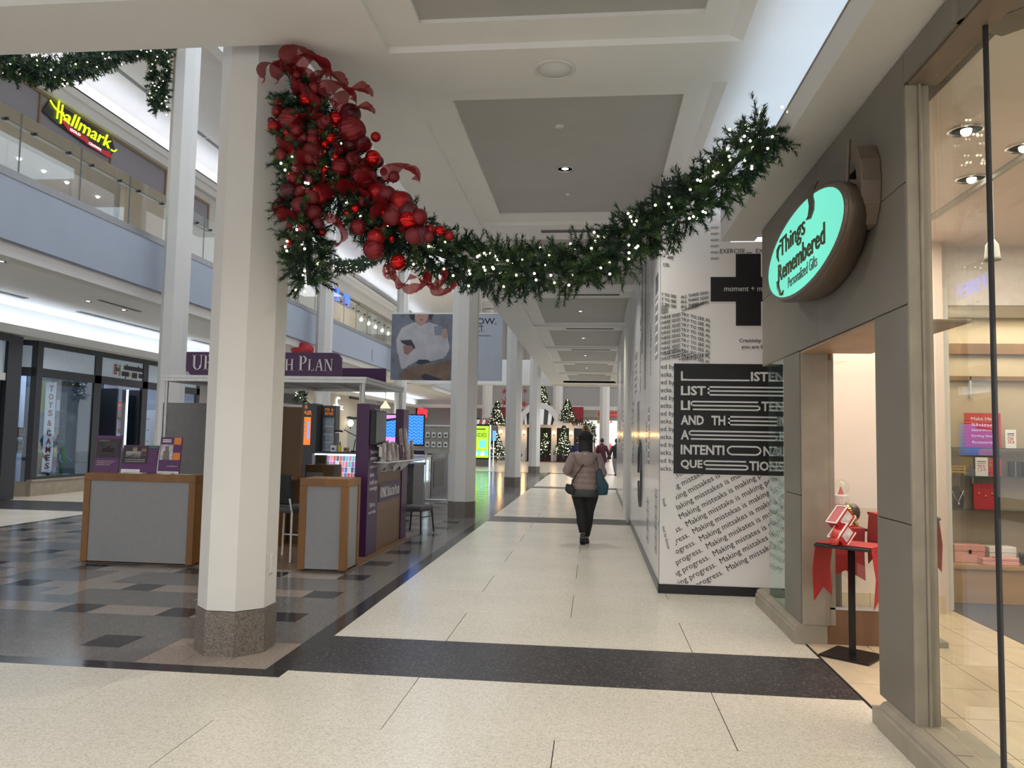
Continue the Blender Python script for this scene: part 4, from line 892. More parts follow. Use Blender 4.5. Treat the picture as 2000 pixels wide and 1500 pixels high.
def counter(x0, x1, y0, y1, h, label, side):
    t = thing('kiosk_counter', label, 'counter', ((x0+x1)/2, (y0+y1)/2, 0), 'oak counters of the health plan kiosk'); s = .085; z0 = .014
    B(x0, x1, y0, y1, h-.09, h).build('top', wood, t, bevel=.003)
    for a in (x0, x1-s):
        for b in (y0, y1-s): B(a, a+s, b, b+s, z0+.012, h-.09).build('leg', wood, t, bevel=.003); B(a+.02, a+s-.02, b+.02, b+s-.02, z0, z0+.012).build('foot', black, t)
    B(x0+s, x1-s, y0+.012, y0+.03, z0+.02, h-.09).build('frosted_panel', frost, t); B(x0+s, x1-s, y1-.03, y1-.012, z0+.02, h-.09).build('frosted_panel', frost, t)
    for a in (x0+.012, x1-.03): B(a, a+.018, y0+s, y1-s, z0+.02, h-.09).build('side_panel', side, t)
    return t
counter(-6.37, -4.90, 9.17, 9.55, 1.12, 'wide oak counter with grey panel holding the purple leaflet stands', wood)
counter(-3.56, -2.96, 9.17, 9.70, 1.12, 'narrow oak counter with pale panels beside the purple tower', frost)
can = thing('kiosk_canopy', 'aluminium canopy on slim posts carrying the purple health plan sign', 'canopy', (-4.6, 11.4, 0))
x0, x1, y0, y1, z0, z1 = -6.11, -3.13, 10.35, 12.48, 2.375, 2.46
for a in ((x0, x1, y0, y0+.06), (x0, x1, y1-.06, y1), (x0, x0+.06, y0+.06, y1-.06), (x1-.06, x1, y0+.06, y1-.06)):
    B(*a, z0+.045, z1).build('edge_beam', alum, can); B(a[0]+.005, a[1]-.005, a[2]+.005, a[3]-.005, z0, z0+.042).build('edge_beam', alum, can)
B(x0+.05, x1-.05, y0+.05, y1-.05, z0+.05, z0+.06).build('roof_panel', mat('canopy_panel', (.45, .45, .44), .5), can)
for k in (1, 2, 3): xx = x0+(x1-x0)*k/4; B(xx-.02, xx+.02, y0+.06, y1-.06, z0+.01, z0+.05).build('rafter', alum, can)
for a, b, zb in ((x0+.06, y0+.05, .014), (x1-.05, y0+.05, 2.10), (x1-.16, y0+.30, 2.10), (x0+.06, y1-.05, .014), (x1-.04, y1-.05, 2.10)):
    MB().cyl((a, b, zb), (a, b, z0), .026, n=8).build('post', alum, can)
def rrect(x0, x1, z0, z1, r, y, n=5, bottom=False):
    P = []
    for cx, cz, a in ((x1-r, z1-r, 0), (x0+r, z1-r, PI/2)): P += [(cx+r*math.cos(a+k*PI/2/n), y, cz+r*math.sin(a+k*PI/2/n)) for k in range(n+1)]
    return P+[(x0, y, z0), (x1, y, z0)]
MB().extr([(-5.76, 10.36, 2.56), (-5.76, 10.36, 2.79), (-3.60, 10.36, 2.79), (-3.535, 10.36, 2.775), (-3.50, 10.36, 2.72), (-3.495, 10.36, 2.465), (-5.69, 10.36, 2.465)], (0, .05, 0)).build('sign_board', purple, can)
serif_text('letter', LOGO, (-5.66, 10.36, 2.535), (1, 0, 0), UZ, .212, lsil, can, .015, 2.05)
B(-4.5, -3.42, 12.38, 12.42, 2.462, 2.76).build('rear_sign_board', purple, can)
tow = thing('kiosk_tower', 'tall purple tower with leaflet shelf, dark screen and oak front panel', 'kiosk panel', (-3.1, 11.5, 0))
B(-3.25, -3.07, 10.36, 10.42, .014, 2.09).build('purple_end', purple, tow); B(-3.20, -3.07, 10.42, 10.88, .014, 2.09).build('text_panel', purpleg, tow)
B(-3.18, -3.09, 10.88, 12.27, .014, 1.13).build('oak_front', oakf, tow); B(-3.20, -3.07, 12.27, 12.62, .014, 2.09).build('purple_post', purple, tow)
B(-3.09, -3.078, 10.98, 12.20, .70, .965).build('name_plate', purpleg, tow)
RYm = (0, 1, 0)
serif_text('letter', LOGO, (-3.078, 11.04, .755), RYm, UZ, .15, lsil, tow, .006, 1.09)
for k, s in enumerate(('You can now', 'answer your', 'questions', 'about', 'health care', 'coverage.', '', 'Talk to', 'us today')):
    if s: text('lettering', s, (-3.07, 10.46, 1.40-k*.105), RYm, UZ, min(.38, .042*len(s)), .06, lsil, tow, .002)
text('lettering', 'Let us', (-3.07, 10.62, 2.0), RYm, UZ, .2, .05, lsil, tow, .002)
B(-3.07, -2.86, 10.60, 13.0, 1.275, 1.29).build('leaflet_shelf', mat('shelf_acrylic', (.62, .62, .62), .15), tow)
for k in range(4): MB().extr([(-3.07, 10.8+k*.45, 1.275), (-2.88, 10.8+k*.45, 1.275), (-3.07, 10.8+k*.45, 1.10)], (0, .012, 0)).build('bracket', alum, tow)
tv = thing('kiosk_monitor', 'dark switched-off monitor mounted on the purple tower', 'monitor', (-3.0, 10.7, 1.55))
B(-3.068, -2.99, 10.38, 10.94, 1.53, 2.01).build('case', black, tv, bevel=.006); B(-2.99, -2.984, 10.40, 10.92, 1.555, 1.99).build('screen', mat('screen_off', (.03, .033, .036), .3), tv); B(-2.99, -2.97, 10.5, 10.85, 1.505, 1.525).build('speaker_bar', alum, tv)
lr = random.Random(5)
NTH = ['first', 'second', 'third', 'fourth', 'fifth', 'sixth', 'seventh', 'eighth', 'ninth', 'tenth', 'eleventh', 'twelfth', 'thirteenth', 'fourteenth', 'fifteenth', 'sixteenth', 'seventeenth', 'eighteenth', 'nineteenth', 'twentieth']
leaf = [mat('leaflet_%d' % k, c, .5, var=.35, scale=14) for k, c in enumerate(((.42, .38, .36), (.24, .19, .22), (.55, .52, .50), (.14, .09, .13), (.40, .30, .26)))]
for k in range(16):
    yy = 10.72+k*.125; h = lr.uniform(.20, .30) if k not in (9, 10) else .48
    m_ = Matrix.Translation((-2.97+lr.uniform(-.03, .04), yy, 1.292+h/2)) @ Matrix.Rotation(lr.uniform(-.22, .22), 4, 'X') @ Matrix.Rotation(lr.uniform(-.15, .0), 4, 'Y')
    t = thing('leaflet', '%s leaflet from the dark monitor along the acrylic tower shelf' % NTH[k], 'leaflet', (-2.97, yy, 1.29), 'leaflets on the tower shelf')
    MB().mbox(m_, .03, .10, h).build('pages', leaf[k % 5], t); MB().mbox(m_ @ Matrix.Translation((.016, 0, h*.2)), .002, .08, h*.35).build('cover_photo', leaf[(k+2) % 5], t)
# rear furniture of the kiosk
def simple(name, label, cat, parts, group=None, loc=None):
    """parts: (part name, box, material)"""
    b0 = parts[0][1]; t = thing(name, label, cat, loc or ((b0[0]+b0[1])/2, (b0[2]+b0[3])/2, b0[4]), group)
    for n, b, m in parts: B(*b).build(n, m, t, bevel=.002)
    return t
simple('grey_partition', 'tall grey partition at the left end of the health plan kiosk', 'partition', [('panel', (-6.55, -5.0, 11.2, 11.25, .014, 2.10), mat('partition_grey', (.20, .195, .185), .6)), ('edge', (-6.57, -6.55, 11.18, 11.27, .014, 2.10), alum)])
simple('oak_partition', 'tall oak partition in the middle of the health plan kiosk', 'partition', [('panel', (-5.0, -4.46, 11.45, 11.5, .014, 2.07), woodd), ('edge', (-4.46, -4.44, 11.44, 11.51, .014, 2.07), wood)])
simple('kiosk_desk', 'oak desk carrying papers behind the narrow counter', 'desk', [('top', (-4.95, -4.45, 10.95, 11.4, .97, 1.0), wood), ('pedestal', (-4.95, -4.6, 11.0, 11.4, .014, .97), wood), ('file_box', (-4.9, -4.6, 11.0, 11.05, .30, .9), mat('grey_bin', (.28, .29, .29), .5))])
simple('paper_stack', 'open white papers on the oak desk', 'papers', [('sheet', (-4.8, -4.62, 11.05, 11.25, 1.001, 1.012), whb), ('sheet', (-4.62, -4.48, 11.05, 11.25, 1.001, 1.01), whb)])
simple('oak_cube_counter', 'small oak cube counter with grey panel at the rear of the kiosk', 'counter', [('body', (-4.62, -4.15, 12.1, 12.5, .014, 1.17), woodd), ('panel', (-4.60, -4.32, 12.095, 12.1, .6, 1.05), frost)])
simple('picture_frame', 'small silver picture frame on the oak cube counter', 'frame', [('frame', (-4.50, -4.30, 12.2, 12.22, 1.171, 1.33), chrome), ('picture', (-4.48, -4.32, 12.195, 12.2, 1.19, 1.31), mat('pic_dark', (.1, .09, .05), .4))])
def chair(x, y, sh, rz, label, frame):
    t = thing('kiosk_chair', label, 'chair', (0, 0, 0), 'chairs of the health plan kiosk')
    B(-.22, .22, -.21, .22, sh-.09, sh).build('seat', mat('seat_grey', (.09, .085, .085), .8), t, bevel=.03)
    MB().extr([(-.22, .19, sh+.02), (.22, .19, sh+.02), (.21, .25, sh+.42), (-.21, .25, sh+.42)], (0, .05, 0)).build('backrest', black, t, bevel=.02)
    for sx in (-1, 1):
        MB().tube([(sx*.20, -.19, sh-.08), (sx*.235, -.22, .016)], .013, 8).build('leg', frame, t); MB().tube([(sx*.20, .26, sh+.1), (sx*.20, .2, sh-.08), (sx*.235, .25, .016)], .013, 8).build('leg', frame, t)
    MB().tube([(-.225, -.21, .30), (.225, -.21, .30)], .010, 6).build('stretcher', frame, t)
    t.location = (x, y, 0); t.rotation_euler = (0, 0, rz); return t
chair(-4.02, 9.98, .72, 2.9, 'high black chair with white metal legs behind the nearest pillar', whb); chair(-3.02, 13.15, .48, 1.3, 'black meeting chair at the far end of the purple tower', blackm)
# leaflet stands on the wide counter
def stand(x0, x1, z1, label, kind):
    t = thing('leaflet_stand', label, 'leaflet stand', ((x0+x1)/2, 9.33, 1.12), 'purple leaflet stands on the wide counter'); y = 9.33; w = x1-x0; z0 = 1.122; h = z1-z0
    MB().extr([(x0, y, z0), (x0, y+.012, z0), (x0, y+.062, z1), (x0, y+.05, z1)], (w, 0, 0)).build('board', mat('leaflet_purple', (.10, .018, .11), .4), t)
    def pt(a, b, c, d, m, n='print'):   # patch in board fractions
        za, zb = z0+h*b, z0+h*d; ya, yb = y+.05*b-.002, y+.05*d-.002
        MB().extr([(x0+w*a, ya, za), (x0+w*c, ya, za), (x0+w*c, yb, zb), (x0+w*a, yb, zb)], (0, -.003, 0)).build(n, m, t)
    skin = mat('print_skin', (.42, .25, .17), .5); dk = mat('print_dark', (.035, .025, .03), .5); shirt = mat('print_shirt', (.5, .48, .46), .5); orng = mat('print_orange', (.75, .22, .03), .5)
    if kind == 0:
        pt(.04, .40, .96, .92, dk, 'photo'); pt(.2, .42, .8, .56, mat('print_pink', (.55, .38, .32), .5)); pt(.26, .56, .74, .66, mat('print_redshirt', (.28, .05, .06), .5)); pt(.42, .66, .6, .78, skin); pt(.1, .7, .34, .8, shirt); pt(.1, .84, .56, .88, whb); pt(.66, .7, .9, .8, whb)
        for k in range(3): pt(.1, .30-k*.05, .85-.1*k, .315-k*.05, leaf[0], 'print_line')
    elif kind == 1:
        pt(.02, .35, .70, .97, dk, 'photo'); pt(.10, .55, .52, .78, shirt); pt(.5, .62, .68, .82, mat('print_rose', (.6, .36, .36), .5)); pt(.53, .78, .66, .93, skin); pt(.28, .78, .40, .92, skin)
        for k in range(2): pt(.1, .47-k*.07, .66, .50-k*.07, whb, 'print_line')
        pt(.72, .90, .99, .98, mat('print_green', (.03, .18, .10), .5)); pt(.02, .0, .55, .14, whb, 'pocket')
        for k in range(5): pt(.74, .80-k*.09, .96, .82-k*.09, leaf[3], 'print_line')
    else:
        pt(.04, .38, .62, .80, leaf[2], 'photo'); pt(.18, .38, .48, .62, mat('print_tan', (.36, .30, .24), .5)); pt(.26, .62, .42, .76, skin)
        pt(.64, .80, .97, .99, orng); pt(.64, .38, .97, .58, orng); pt(.02, .0, .98, .07, whb); pt(.1, .86, .5, .89, whb, 'print_line'); pt(.1, .91, .5, .94, whb, 'print_line'); pt(.4, .2, .9, .22, leaf[0], 'print_line')
    return t
stand(-6.37, -6.03, 1.59, 'tall purple leaflet stand with a man in red, first on the wide counter', 0); stand(-6.0, -5.52, 1.475, 'wide low purple leaflet stand with a couple and white pocket', 1); stand(-5.50, -5.21, 1.585, 'purple leaflet stand with orange squares on the wide counter', 2)
for k in range(3): simple('leaflet_pile', ('flat white leaflet pile before the low stand', 'curled white leaflets by the orange stand', 'loose grey leaflets near the counter edge')[k], 'leaflets', [('sheets', ((-5.9, -5.62, 9.2, 9.3, 1.121, 1.135), (-5.44, -5.26, 9.22, 9.3, 1.121, 1.14), (-5.18, -5.0, 9.2, 9.33, 1.121, 1.128))[k], leaf[(2, 2, 0)[k]])])
pn = thing('pendant_lamp', 'small white glass pendant lamp hanging from the kiosk canopy', 'pendant lamp', (-3.36, 12.2, 2.14))
MB().cyl((-3.36, 12.2, 2.20), (-3.36, 12.2, 2.375), .004, n=6).build('rod', black, pn); MB().lathe([(.085, 0), (.08, .012), (.02, .10), (.012, .12)], (-3.36, 12.2, 2.10), 16).build('shade', mat('milk_glass', (.85, .72, .55), .4, emit=(1, .75, .45), es=.9), pn, True)
# ================================================================ PHONE REPAIR KIOSK
navy = mat('navy_laminate', (.022, .03, .055), .4); dgrey = mat('slate_laminate', (.05, .05, .055), .45); orng2 = mat('orange_letter', (.8, .2, .02), .5, emit=(1, .3, .03), es=.25)
t = thing('repair_tower', 'slate vending tower with orange lettering and a lit price list', 'kiosk tower', (-6.4, 17, 0))
B(-6.62, -6.27, 17.0, 17.4, 0, 2.36).build('cabinet', dgrey, t); B(-6.57, -6.40, 16.985, 17.0, 1.42, 2.05).build('price_screen', glow('price_orange', (.95, .25, .06), .8), t); B(-6.47, -6.42, 16.98, 16.985, 1.55, 1.95).build('price_column', glow('price_blue', (.35, .4, 1), .8), t)
for k in range(4): B(-6.56, -6.50, 16.98, 16.985, 1.9-k*.09, 1.94-k*.09).build('price_line', whb, t)
text('lettering', '&', (-6.56, 17.0, 2.24), XR_, UZ, .08, .09, orng2, t, .004); text('lettering', 'AIR', (-6.58, 17.0, 2.1), XR_, UZ, .2, .1, orng2, t, .004, bold=.02)
t = thing('accessory_cabinet', 'tall glass-fronted cabinet with orange heading beside the vending tower', 'cabinet', (-6.1, 17, 0))
B(-6.25, -5.93, 17.32, 17.6, 0, 2.33).build('body', dgrey, t); B(-6.22, -5.96, 17.31, 17.32, 1.2, 2.05).build('glass_door', mat('cab_glass', (.16, .2, .22), .1, var=.5, scale=5), t)
for s, z in (('FIX &', 2.20), ('REPAIR', 2.11)): text('lettering', s, (-6.19, 17.32, z), XR_, UZ, .2, .07, orng2, t, .004)
for k in range(4): B(-6.20, -5.98, 17.30, 17.31, 1.3+k*.18, 1.31+k*.18).build('shelf_line', whb, t)
t = thing('phone_case_counter', 'brightly lit glass counter filled with colourful phone cases', 'display counter', (-5.7, 17.2, 0))
B(-6.25, -5.2, 16.75, 17.3, 0, .70).build('base', dgrey, t); B(-6.25, -5.2, 16.75, 17.3, 1.24, 1.28).build('top', navy, t); B(-6.22, -5.22, 17.2, 17.25, .70, 1.24).build('lit_back', glow('case_back', (.75, .88, 1), 1.3), t)
B(-6.2, -5.22, 16.78, 16.80, 1.20, 1.235).build('light_strip', glow('case_strip', (.75, .92, 1), 5), t)
pc = [mat('case_col_%d' % k, c, .4, emit=c, es=.35) for k, c in enumerate(((.8, .08, .08), (.85, .2, .45), (.15, .2, .6), (.2, .55, .6), (.75, .75, .8), (.45, .12, .5), (.9, .35, .3), (.1, .1, .14)))]
me_c = B(-.032, .032, -.006, .006, -.062, .062).mesh('phone_case')
for r_ in range(4):
    for c_ in range(13):
        o = inst('phone_case', me_c.copy() if False else me_c, t, (-6.14+c_*.073, 17.1-.03*r_, 1.13-r_*.128)); 
        if not me_c.materials: me_c.materials.append(pc[0])
        o.material_slots[0].link = 'OBJECT'; o.material_slots[0].material = lr.choice(pc)
B(-6.25, -5.2, 16.745, 16.752, .70, 1.24).build('front_glass', clear, t)
t = thing('magnifier_lamp', 'black swing-arm work lamp on the phone case counter', 'lamp', (-5.45, 17.1, 1.28))
MB().cyl((-5.42, 17.1, 1.282), (-5.42, 17.1, 1.31), .06).build('base', blackm, t); MB().tube([(-5.42, 17.1, 1.31), (-5.38, 17.1, 1.55), (-5.32, 17.1, 1.62), (-5.66, 17.1, 1.78)], .011, 6).build('arm', blackm, t)
MB().lathe([(.10, 0), (.11, .02), (.07, .05), (.02, .06)], (-5.78, 17.1, 1.72), 16).build('lamp_head', blackm, t, True); MB().lathe([(.085, .0), (0, .002)], (-5.78, 17.1, 1.716), 14).build('lit_disc', glow('mag_disc', (1, .95, .85), 3), t)
simple('yellow_bottle', 'yellow spray bottle on the phone case counter', 'bottle', [('body', (-5.74, -5.68, 17.0, 17.06, 1.281, 1.42), mat('yellow_plastic', (.8, .6, .03), .4)), ('nozzle', (-5.72, -5.70, 17.01, 17.05, 1.42, 1.50), black)])
simple('white_box_pack', 'white boxed gadget on the phone case counter', 'box', [('carton', (-5.92, -5.80, 17.0, 17.1, 1.281, 1.42), whb), ('print', (-5.89, -5.83, 16.998, 17.0, 1.32, 1.37), navy)])
simple('wood_crate', 'tiny wooden crate by the work lamp', 'crate', [('body', (-5.60, -5.50, 16.95, 17.05, 1.281, 1.38), wood2), ('slot', (-5.58, -5.52, 16.948, 16.95, 1.32, 1.35), black)])
# wavy blue television
tvm = bpy.data.materials.new('wavy_blue_screen'); tvm.use_nodes = True; q_ = tvm.node_tree; q_.nodes.remove(q_.nodes['Principled BSDF'])
em = q_.nodes.new('ShaderNodeEmission'); em.inputs[1].default_value = 1.1; tc_ = q_.nodes.new('ShaderNodeTexCoord'); sx_ = q_.nodes.new('ShaderNodeSeparateXYZ'); q_.links.new(tc_.outputs['Object'], sx_.inputs[0])
def mth(op, a, b=None):
    n = q_.nodes.new('ShaderNodeMath'); n.operation = op
    for i, v in enumerate((a, b)):
        if v is None: continue
        if isinstance(v, (int, float)): n.inputs[i].default_value = v
        else: q_.links.new(v, n.inputs[i])
    return n.outputs[0]
zig = mth('PINGPONG', mth('MULTIPLY', sx_.outputs[0], 9.0), .5); wv = mth('FRACT', mth('ADD', mth('MULTIPLY', sx_.outputs[2], 14.0), mth('MULTIPLY', zig, 1.3)))
cr_ = q_.nodes.new('ShaderNodeValToRGB'); cr_.color_ramp.elements[0].color = (.01, .09, .75, 1); cr_.color_ramp.elements[1].color = (.10, .42, 1, 1); q_.links.new(wv, cr_.inputs[0]); q_.links.new(cr_.outputs[0], em.inputs[0]); q_.links.new(em.outputs[0], q_.nodes['Material Output'].inputs[0])
t = thing('blue_television', 'large television showing a wavy blue and pink picture on the repair kiosk', 'television', (-4.35, 17.5, 1.45))
B(-4.86, -3.88, 17.5, 17.56, 1.44, 2.17).build('case', black, t, bevel=.006); B(-4.83, -3.91, 17.494, 17.5, 1.48, 2.14).build('screen', tvm, t)
MB().extr([(-4.83, 17.49, 1.48), (-4.45, 17.49, 1.48), (-4.42, 17.49, 1.56), (-4.50, 17.49, 1.62), (-4.83, 17.49, 1.64)], (0, -.002, 0)).build('picture_pink', glow('tv_pink', (.85, .35, .85), .9), t); MB().extr([(-4.83, 17.49, 2.05), (-4.6, 17.49, 2.06), (-4.2, 17.49, 2.14), (-4.83, 17.49, 2.14)], (0, -.002, 0)).build('picture_pink', MATS['tv_pink'], t)
MB().extr([(-4.83, 17.488, 1.98), (-4.4, 17.488, 2.06), (-4.4, 17.488, 2.1), (-4.83, 17.488, 2.04)], (0, -.002, 0)).build('picture_dark', navy, t)
MB().cyl((-4.37, 17.53, 1.056), (-4.37, 17.53, 1.44), .03, n=10).build('stand', black, t); B(-4.55, -4.19, 17.42, 17.64, 1.056, 1.07).build('foot', black, t)
t = thing('accessory_rack', 'pegboard rack hung with white boxed phone accessories', 'rack', (-4.1, 20, 1.2))
B(-4.42, -3.76, 20.0, 20.04, 1.22, 1.95).build('pegboard', mat('pegboard', (.36, .33, .27), .6), t); B(-4.44, -3.74, 19.98, 20.0, 1.93, 1.97).build('top_rail', whb, t)
for xx in (-4.40, -3.80): B(xx, xx+.03, 20.0, 20.04, .0, 1.22).build('upright', alum, t)
B(-4.5, -3.7, 19.85, 20.2, 0, .03).build('foot', alum, t)
for r_ in range(2):
    for c_ in range(4):
        xx = -4.34+c_*.16; zz = 1.70-r_*.25; o = B(xx-.05, xx+.05, 19.96, 19.98, zz-.06, zz+.08).build('blister_pack', whb, t); MB().cyl((xx, 19.958, zz), (xx, 19.96, zz), .03, n=10).build('charger', black, o)
def cab(name, label, y0, y1, parts): 
    t = thing(name, label, 'display cabinet', (-4.7, (y0+y1)/2, 0), 'cabinets along the repair kiosk'); 
    for n, b, m in parts: B(*b).build(n, m, t)
    return t
lit = glow('cabinet_lit', (.62, .82, 1), 1.6)
cab('lit_cabinet', 'glass cabinet lit pale blue on the repair kiosk side', 18.2, 21.3, [('base', (-5.2, -4.52, 18.2, 21.3, 0, .42), mat('cab_grey', (.33, .33, .33), .5)), ('lit_back', (-4.62, -4.56, 19.3, 21.2, .45, 1.02), lit), ('frame', (-5.2, -5.1, 18.2, 18.3, .42, 1.15), dgrey), ('frame', (-4.58, -4.54, 18.2, 18.24, .42, 1.12), alum), ('lit_end', (-5.1, -4.6, 18.6, 18.65, .45, 1.0), lit), ('glass', (-4.53, -4.52, 18.2, 21.3, .42, 1.1), clear), ('top', (-5.2, -4.5, 18.2, 21.3, 1.1, 1.16), mat('cab_top', (.4, .4, .4), .4)), ('stock', (-4.57, -4.54, 20.2, 20.5, .46, .62), mat('stock_red', (.4, .1, .12), .5)), ('tube_light', (-4.56, -4.54, 19.9, 19.95, .46, 1.0), glow('tube_light', (.8, .93, 1), 5))])
t = cab('navy_cabinet', 'navy cabinet marked SCREEN at the end of the repair kiosk', 21.6, 24.4, [('body', (-5.4, -4.56, 21.6, 24.4, 0, 1.22), navy), ('top', (-5.4, -4.52, 21.4, 24.5, 1.22, 1.27), navy), ('grille', (-4.57, -4.55, 21.9, 23.4, .2, .95), black)])
text('lettering', 'SCREEN', (-4.56, 21.9, 1.03), RYm, UZ, 1.7, .12, lsil, t, .004)
t = thing('orange_counter_sign', 'small orange and white counter sign reading PHONE FIX', 'sign', (-4.1, 16.6, 1.16)); B(-4.38, -3.98, 16.8, 16.95, 1.06, 1.20).build('board', whb, t); B(-4.44, -4.38, 16.8, 16.95, 1.06, 1.22).build('orange_end', mat('orange_card', (.75, .25, .03), .5), t); text('lettering', 'PHONE FIX', (-4.35, 16.8, 1.10), XR_, UZ, .34, .06, mat('brown_ink', (.25, .1, .05), .5), t, .003)
simple('repair_counter', 'low slate counter supporting the television of the repair kiosk', 'counter', [('body', (-5.15, -3.95, 16.8, 17.9, 0, 1.0), dgrey), ('top', (-5.18, -3.92, 16.75, 17.95, 1.0, 1.055), navy)])
# ================================================================ HANGING BANNERS
bn_ = thing('photo_banner', 'hanging banner photo of a person in white shirt with phone and mug', 'banner', (-4.6, 20, 3.15))
def BP(n, pts, m, d): # polygon on banner in fractions of the left half
    X0, X1, Z0, Z1 = -5.40, -3.75, 3.14, 4.90
    return MB().extr([(X0+(X1-X0)*a, 20-.002*d, Z0+(Z1-Z0)*b) for a, b in pts], (0, .004, 0)).build(n, m, bn_)
pb_ = lambda n, c, v=.1: mat('banner_'+n, c, .6, var=v, scale=3)
B(-5.40, -3.75, 20.0, 20.03, 3.14, 4.90).build('canvas', pb_('grey', (.15, .165, .20), .3), bn_); B(-5.42, -2.40, 19.99, 20.04, 4.90, 4.94).build('top_bar', alum, bn_)
for k, c in enumerate((-5.0, -3.0)): MB().cyl((c, 20.02, 4.94), (c, 20.02, 12.4), .008, n=5).build('cable', alum, bn_)
sk, sh_, dkk, kh = pb_('skin', (.40, .25, .20)), pb_('shirt', (.42, .41, .43), .15), pb_('navy', (.03, .032, .05)), pb_('khaki', (.17, .11, .075), .3)
BP('shirt', [(.10, .42), (.08, .62), (.16, .78), (.32, .86), (.42, .88), (.52, .84), (.62, .88), (.78, .82), (.92, .70), (.95, .45), (.86, .33), (.62, .28), (.45, .30), (.30, .22), (.22, .25)], sh_, 2)
BP('legs', [(.18, .02), (.14, .08), (.30, .20), (.62, .24), (.98, .30), (.98, 0), (.2, 0)], kh, 3); BP('belt', [(.42, .25), (.46, .31), (.60, .31), (.66, .28), (.50, .24)], dkk, 4); BP('shadow_fold', [(.50, .06), (.56, .10), (.85, .02), (.80, 0), (.55, 0)], dkk, 4)
BP('neck', [(.40, .86), (.44, .92), (.55, .92), (.56, .86), (.48, .82)], sk, 3); BP('face', [(.37, 1), (.38, .92), (.44, .86), (.50, .85), (.56, .88), (.60, .95), (.60, 1)], sk, 4); BP('hair', [(.28, 1), (.31, .93), (.37, .89), (.38, 1)], dkk, 5); BP('hair', [(.60, 1), (.60, .93), (.64, .91), (.68, 1)], dkk, 5); BP('lips', [(.45, .915), (.49, .925), (.53, .915), (.49, .90)], pb_('lips', (.35, .08, .09)), 6)
BP('phone', [(.15, .60), (.33, .61), (.40, .49), (.36, .47), (.18, .56)], dkk, 5); BP('hand', [(.20, .52), (.34, .52), (.37, .47), (.28, .38), (.22, .40)], pb_('hand', (.28, .15, .11)), 6); BP('mug', [(.70, .82), (.83, .82), (.82, .68), (.71, .68)], pb_('mug', (.20, .22, .26)), 5); BP('hand', [(.84, .78), (.90, .78), (.93, .66), (.88, .62), (.84, .66)], sk, 6)
BP('sleeve', [(.80, .62), (.92, .64), (.96, .50), (.90, .36), (.82, .40)], sh_, 5); BP('sleeve', [(.12, .40), (.24, .42), (.34, .30), (.26, .18), (.18, .16)], sh_, 5)
b2 = thing('text_banner', 'pale grey hanging banner ending in FOLLOW and CONNECT wording behind the pillar', 'banner', (-2.9, 20, 3.15)); B(-3.70, -2.42, 20.0, 20.03, 3.14, 4.90).build('canvas', pb_('pale', (.46, .50, .56), .04), b2)
text('lettering', 'FOLLOW.', (-3.68, 20, 4.63), XR_, UZ, 1.09, .17, lettk, b2, .004, bold=.012); text('lettering', 'CONNECT.', (-3.69, 20, 4.43), XR_, UZ, .78, .17, lettk, b2, .004, bold=.008); text('lettering', 'deals, giveaways,', (-3.45, 20, 4.30), XR_, UZ, .74, .06, lettk, b2, .004); text('lettering', 'VILLAGE', (-3.45, 20, 3.22), XR_, UZ, .42, .045, lettk, b2, .004)
# ================================================================ SHOPS ACROSS THE ATRIUM
XF = -13.9; RYf = (0, 1, 0)      # fronts face +x; reading direction is +y
dkf = mat('navy_black_frame', (.012, .015, .022), .4); frp = mat('frosted_transom', (.34, .40, .45), .45, emit=(.55, .68, .8), es=.10)
w3 = struct(MB().box(XF-.1, XF+.02, 17.93, 26, 3.74, 3.88).build('window_3', dkf), 'dark framed toy shop front', 'window')
def fp(n, y0, y1, z0, z1, m, x0=XF-.08, x1=XF+.01, par=None): return B(x0, x1, y0, y1, z0, z1).build(n, m, par or w3)
for y0, y1 in ((17.93, 18.14), (20.2, 20.5), (22.52, 22.8), (25.8, 26.0)): fp('post', y0, y1, .42 if y0 < 20 else 0, 3.74, dkf)
fp('transom_bar', 18.14, 26, 2.98, 3.20, dkf); fp('sill_bar', 18.14, 20.2, .40, .47, dkf); fp('mullion', 19.17, 19.27, .47, 2.98, dkf, XF-.5, XF-.42); fp('mullion', 19.27, 20.2, 2.85, 2.98, dkf, XF-.5, XF-.42)
for y0, y1 in ((18.14, 20.2), (20.5, 22.52), (22.8, 25.8)): fp('transom_pane', y0, y1, 3.20, 3.74, frp, XF-.04, XF-.02)
fp('pane', 18.14, 20.2, .47, 2.98, dimg, XF-.03, XF-.018); fp('pane', 22.8, 25.8, .3, 2.98, dimg, XF-.03, XF-.018)
B(XF-.15, XF+.06, 17.9, 20.5, 0, .36).build('stone_sill', stone, w3, bevel=.005); B(XF-.15, XF+.09, 17.88, 20.5, .36, .41).build('sill_cap', stone, w3, bevel=.004)
# angled return at the left
def ang(n, z0, z1, m, t=.08, a=0, b=1):
    p, q = Vector((XF, 17.93, 0)), Vector((XF-.75, 17.35, 0)); A, C = p.lerp(q, a), p.lerp(q, b); nn = Vector((.61, -.79, 0))*t
    return MB().extr([(A.x, A.y, z0), (C.x, C.y, z0), (C.x-nn.x, C.y-nn.y, z0), (A.x-nn.x, A.y-nn.y, z0)], (0, 0, z1-z0)).build(n, m, w3)
ang('return_head', 3.74, 3.88, dkf); ang('return_bar', 2.98, 3.2, dkf); ang('return_sill', 0, .36, stone); ang('return_post', .36, 3.74, dkf, .08, 0, .12); ang('return_post', .36, 3.74, dkf, .08, .85, 1); ang('return_transom', 3.2, 3.74, frp, .03, .12, .85); ang('return_pane', .36, 2.98, dimg, .012, .12, .85)
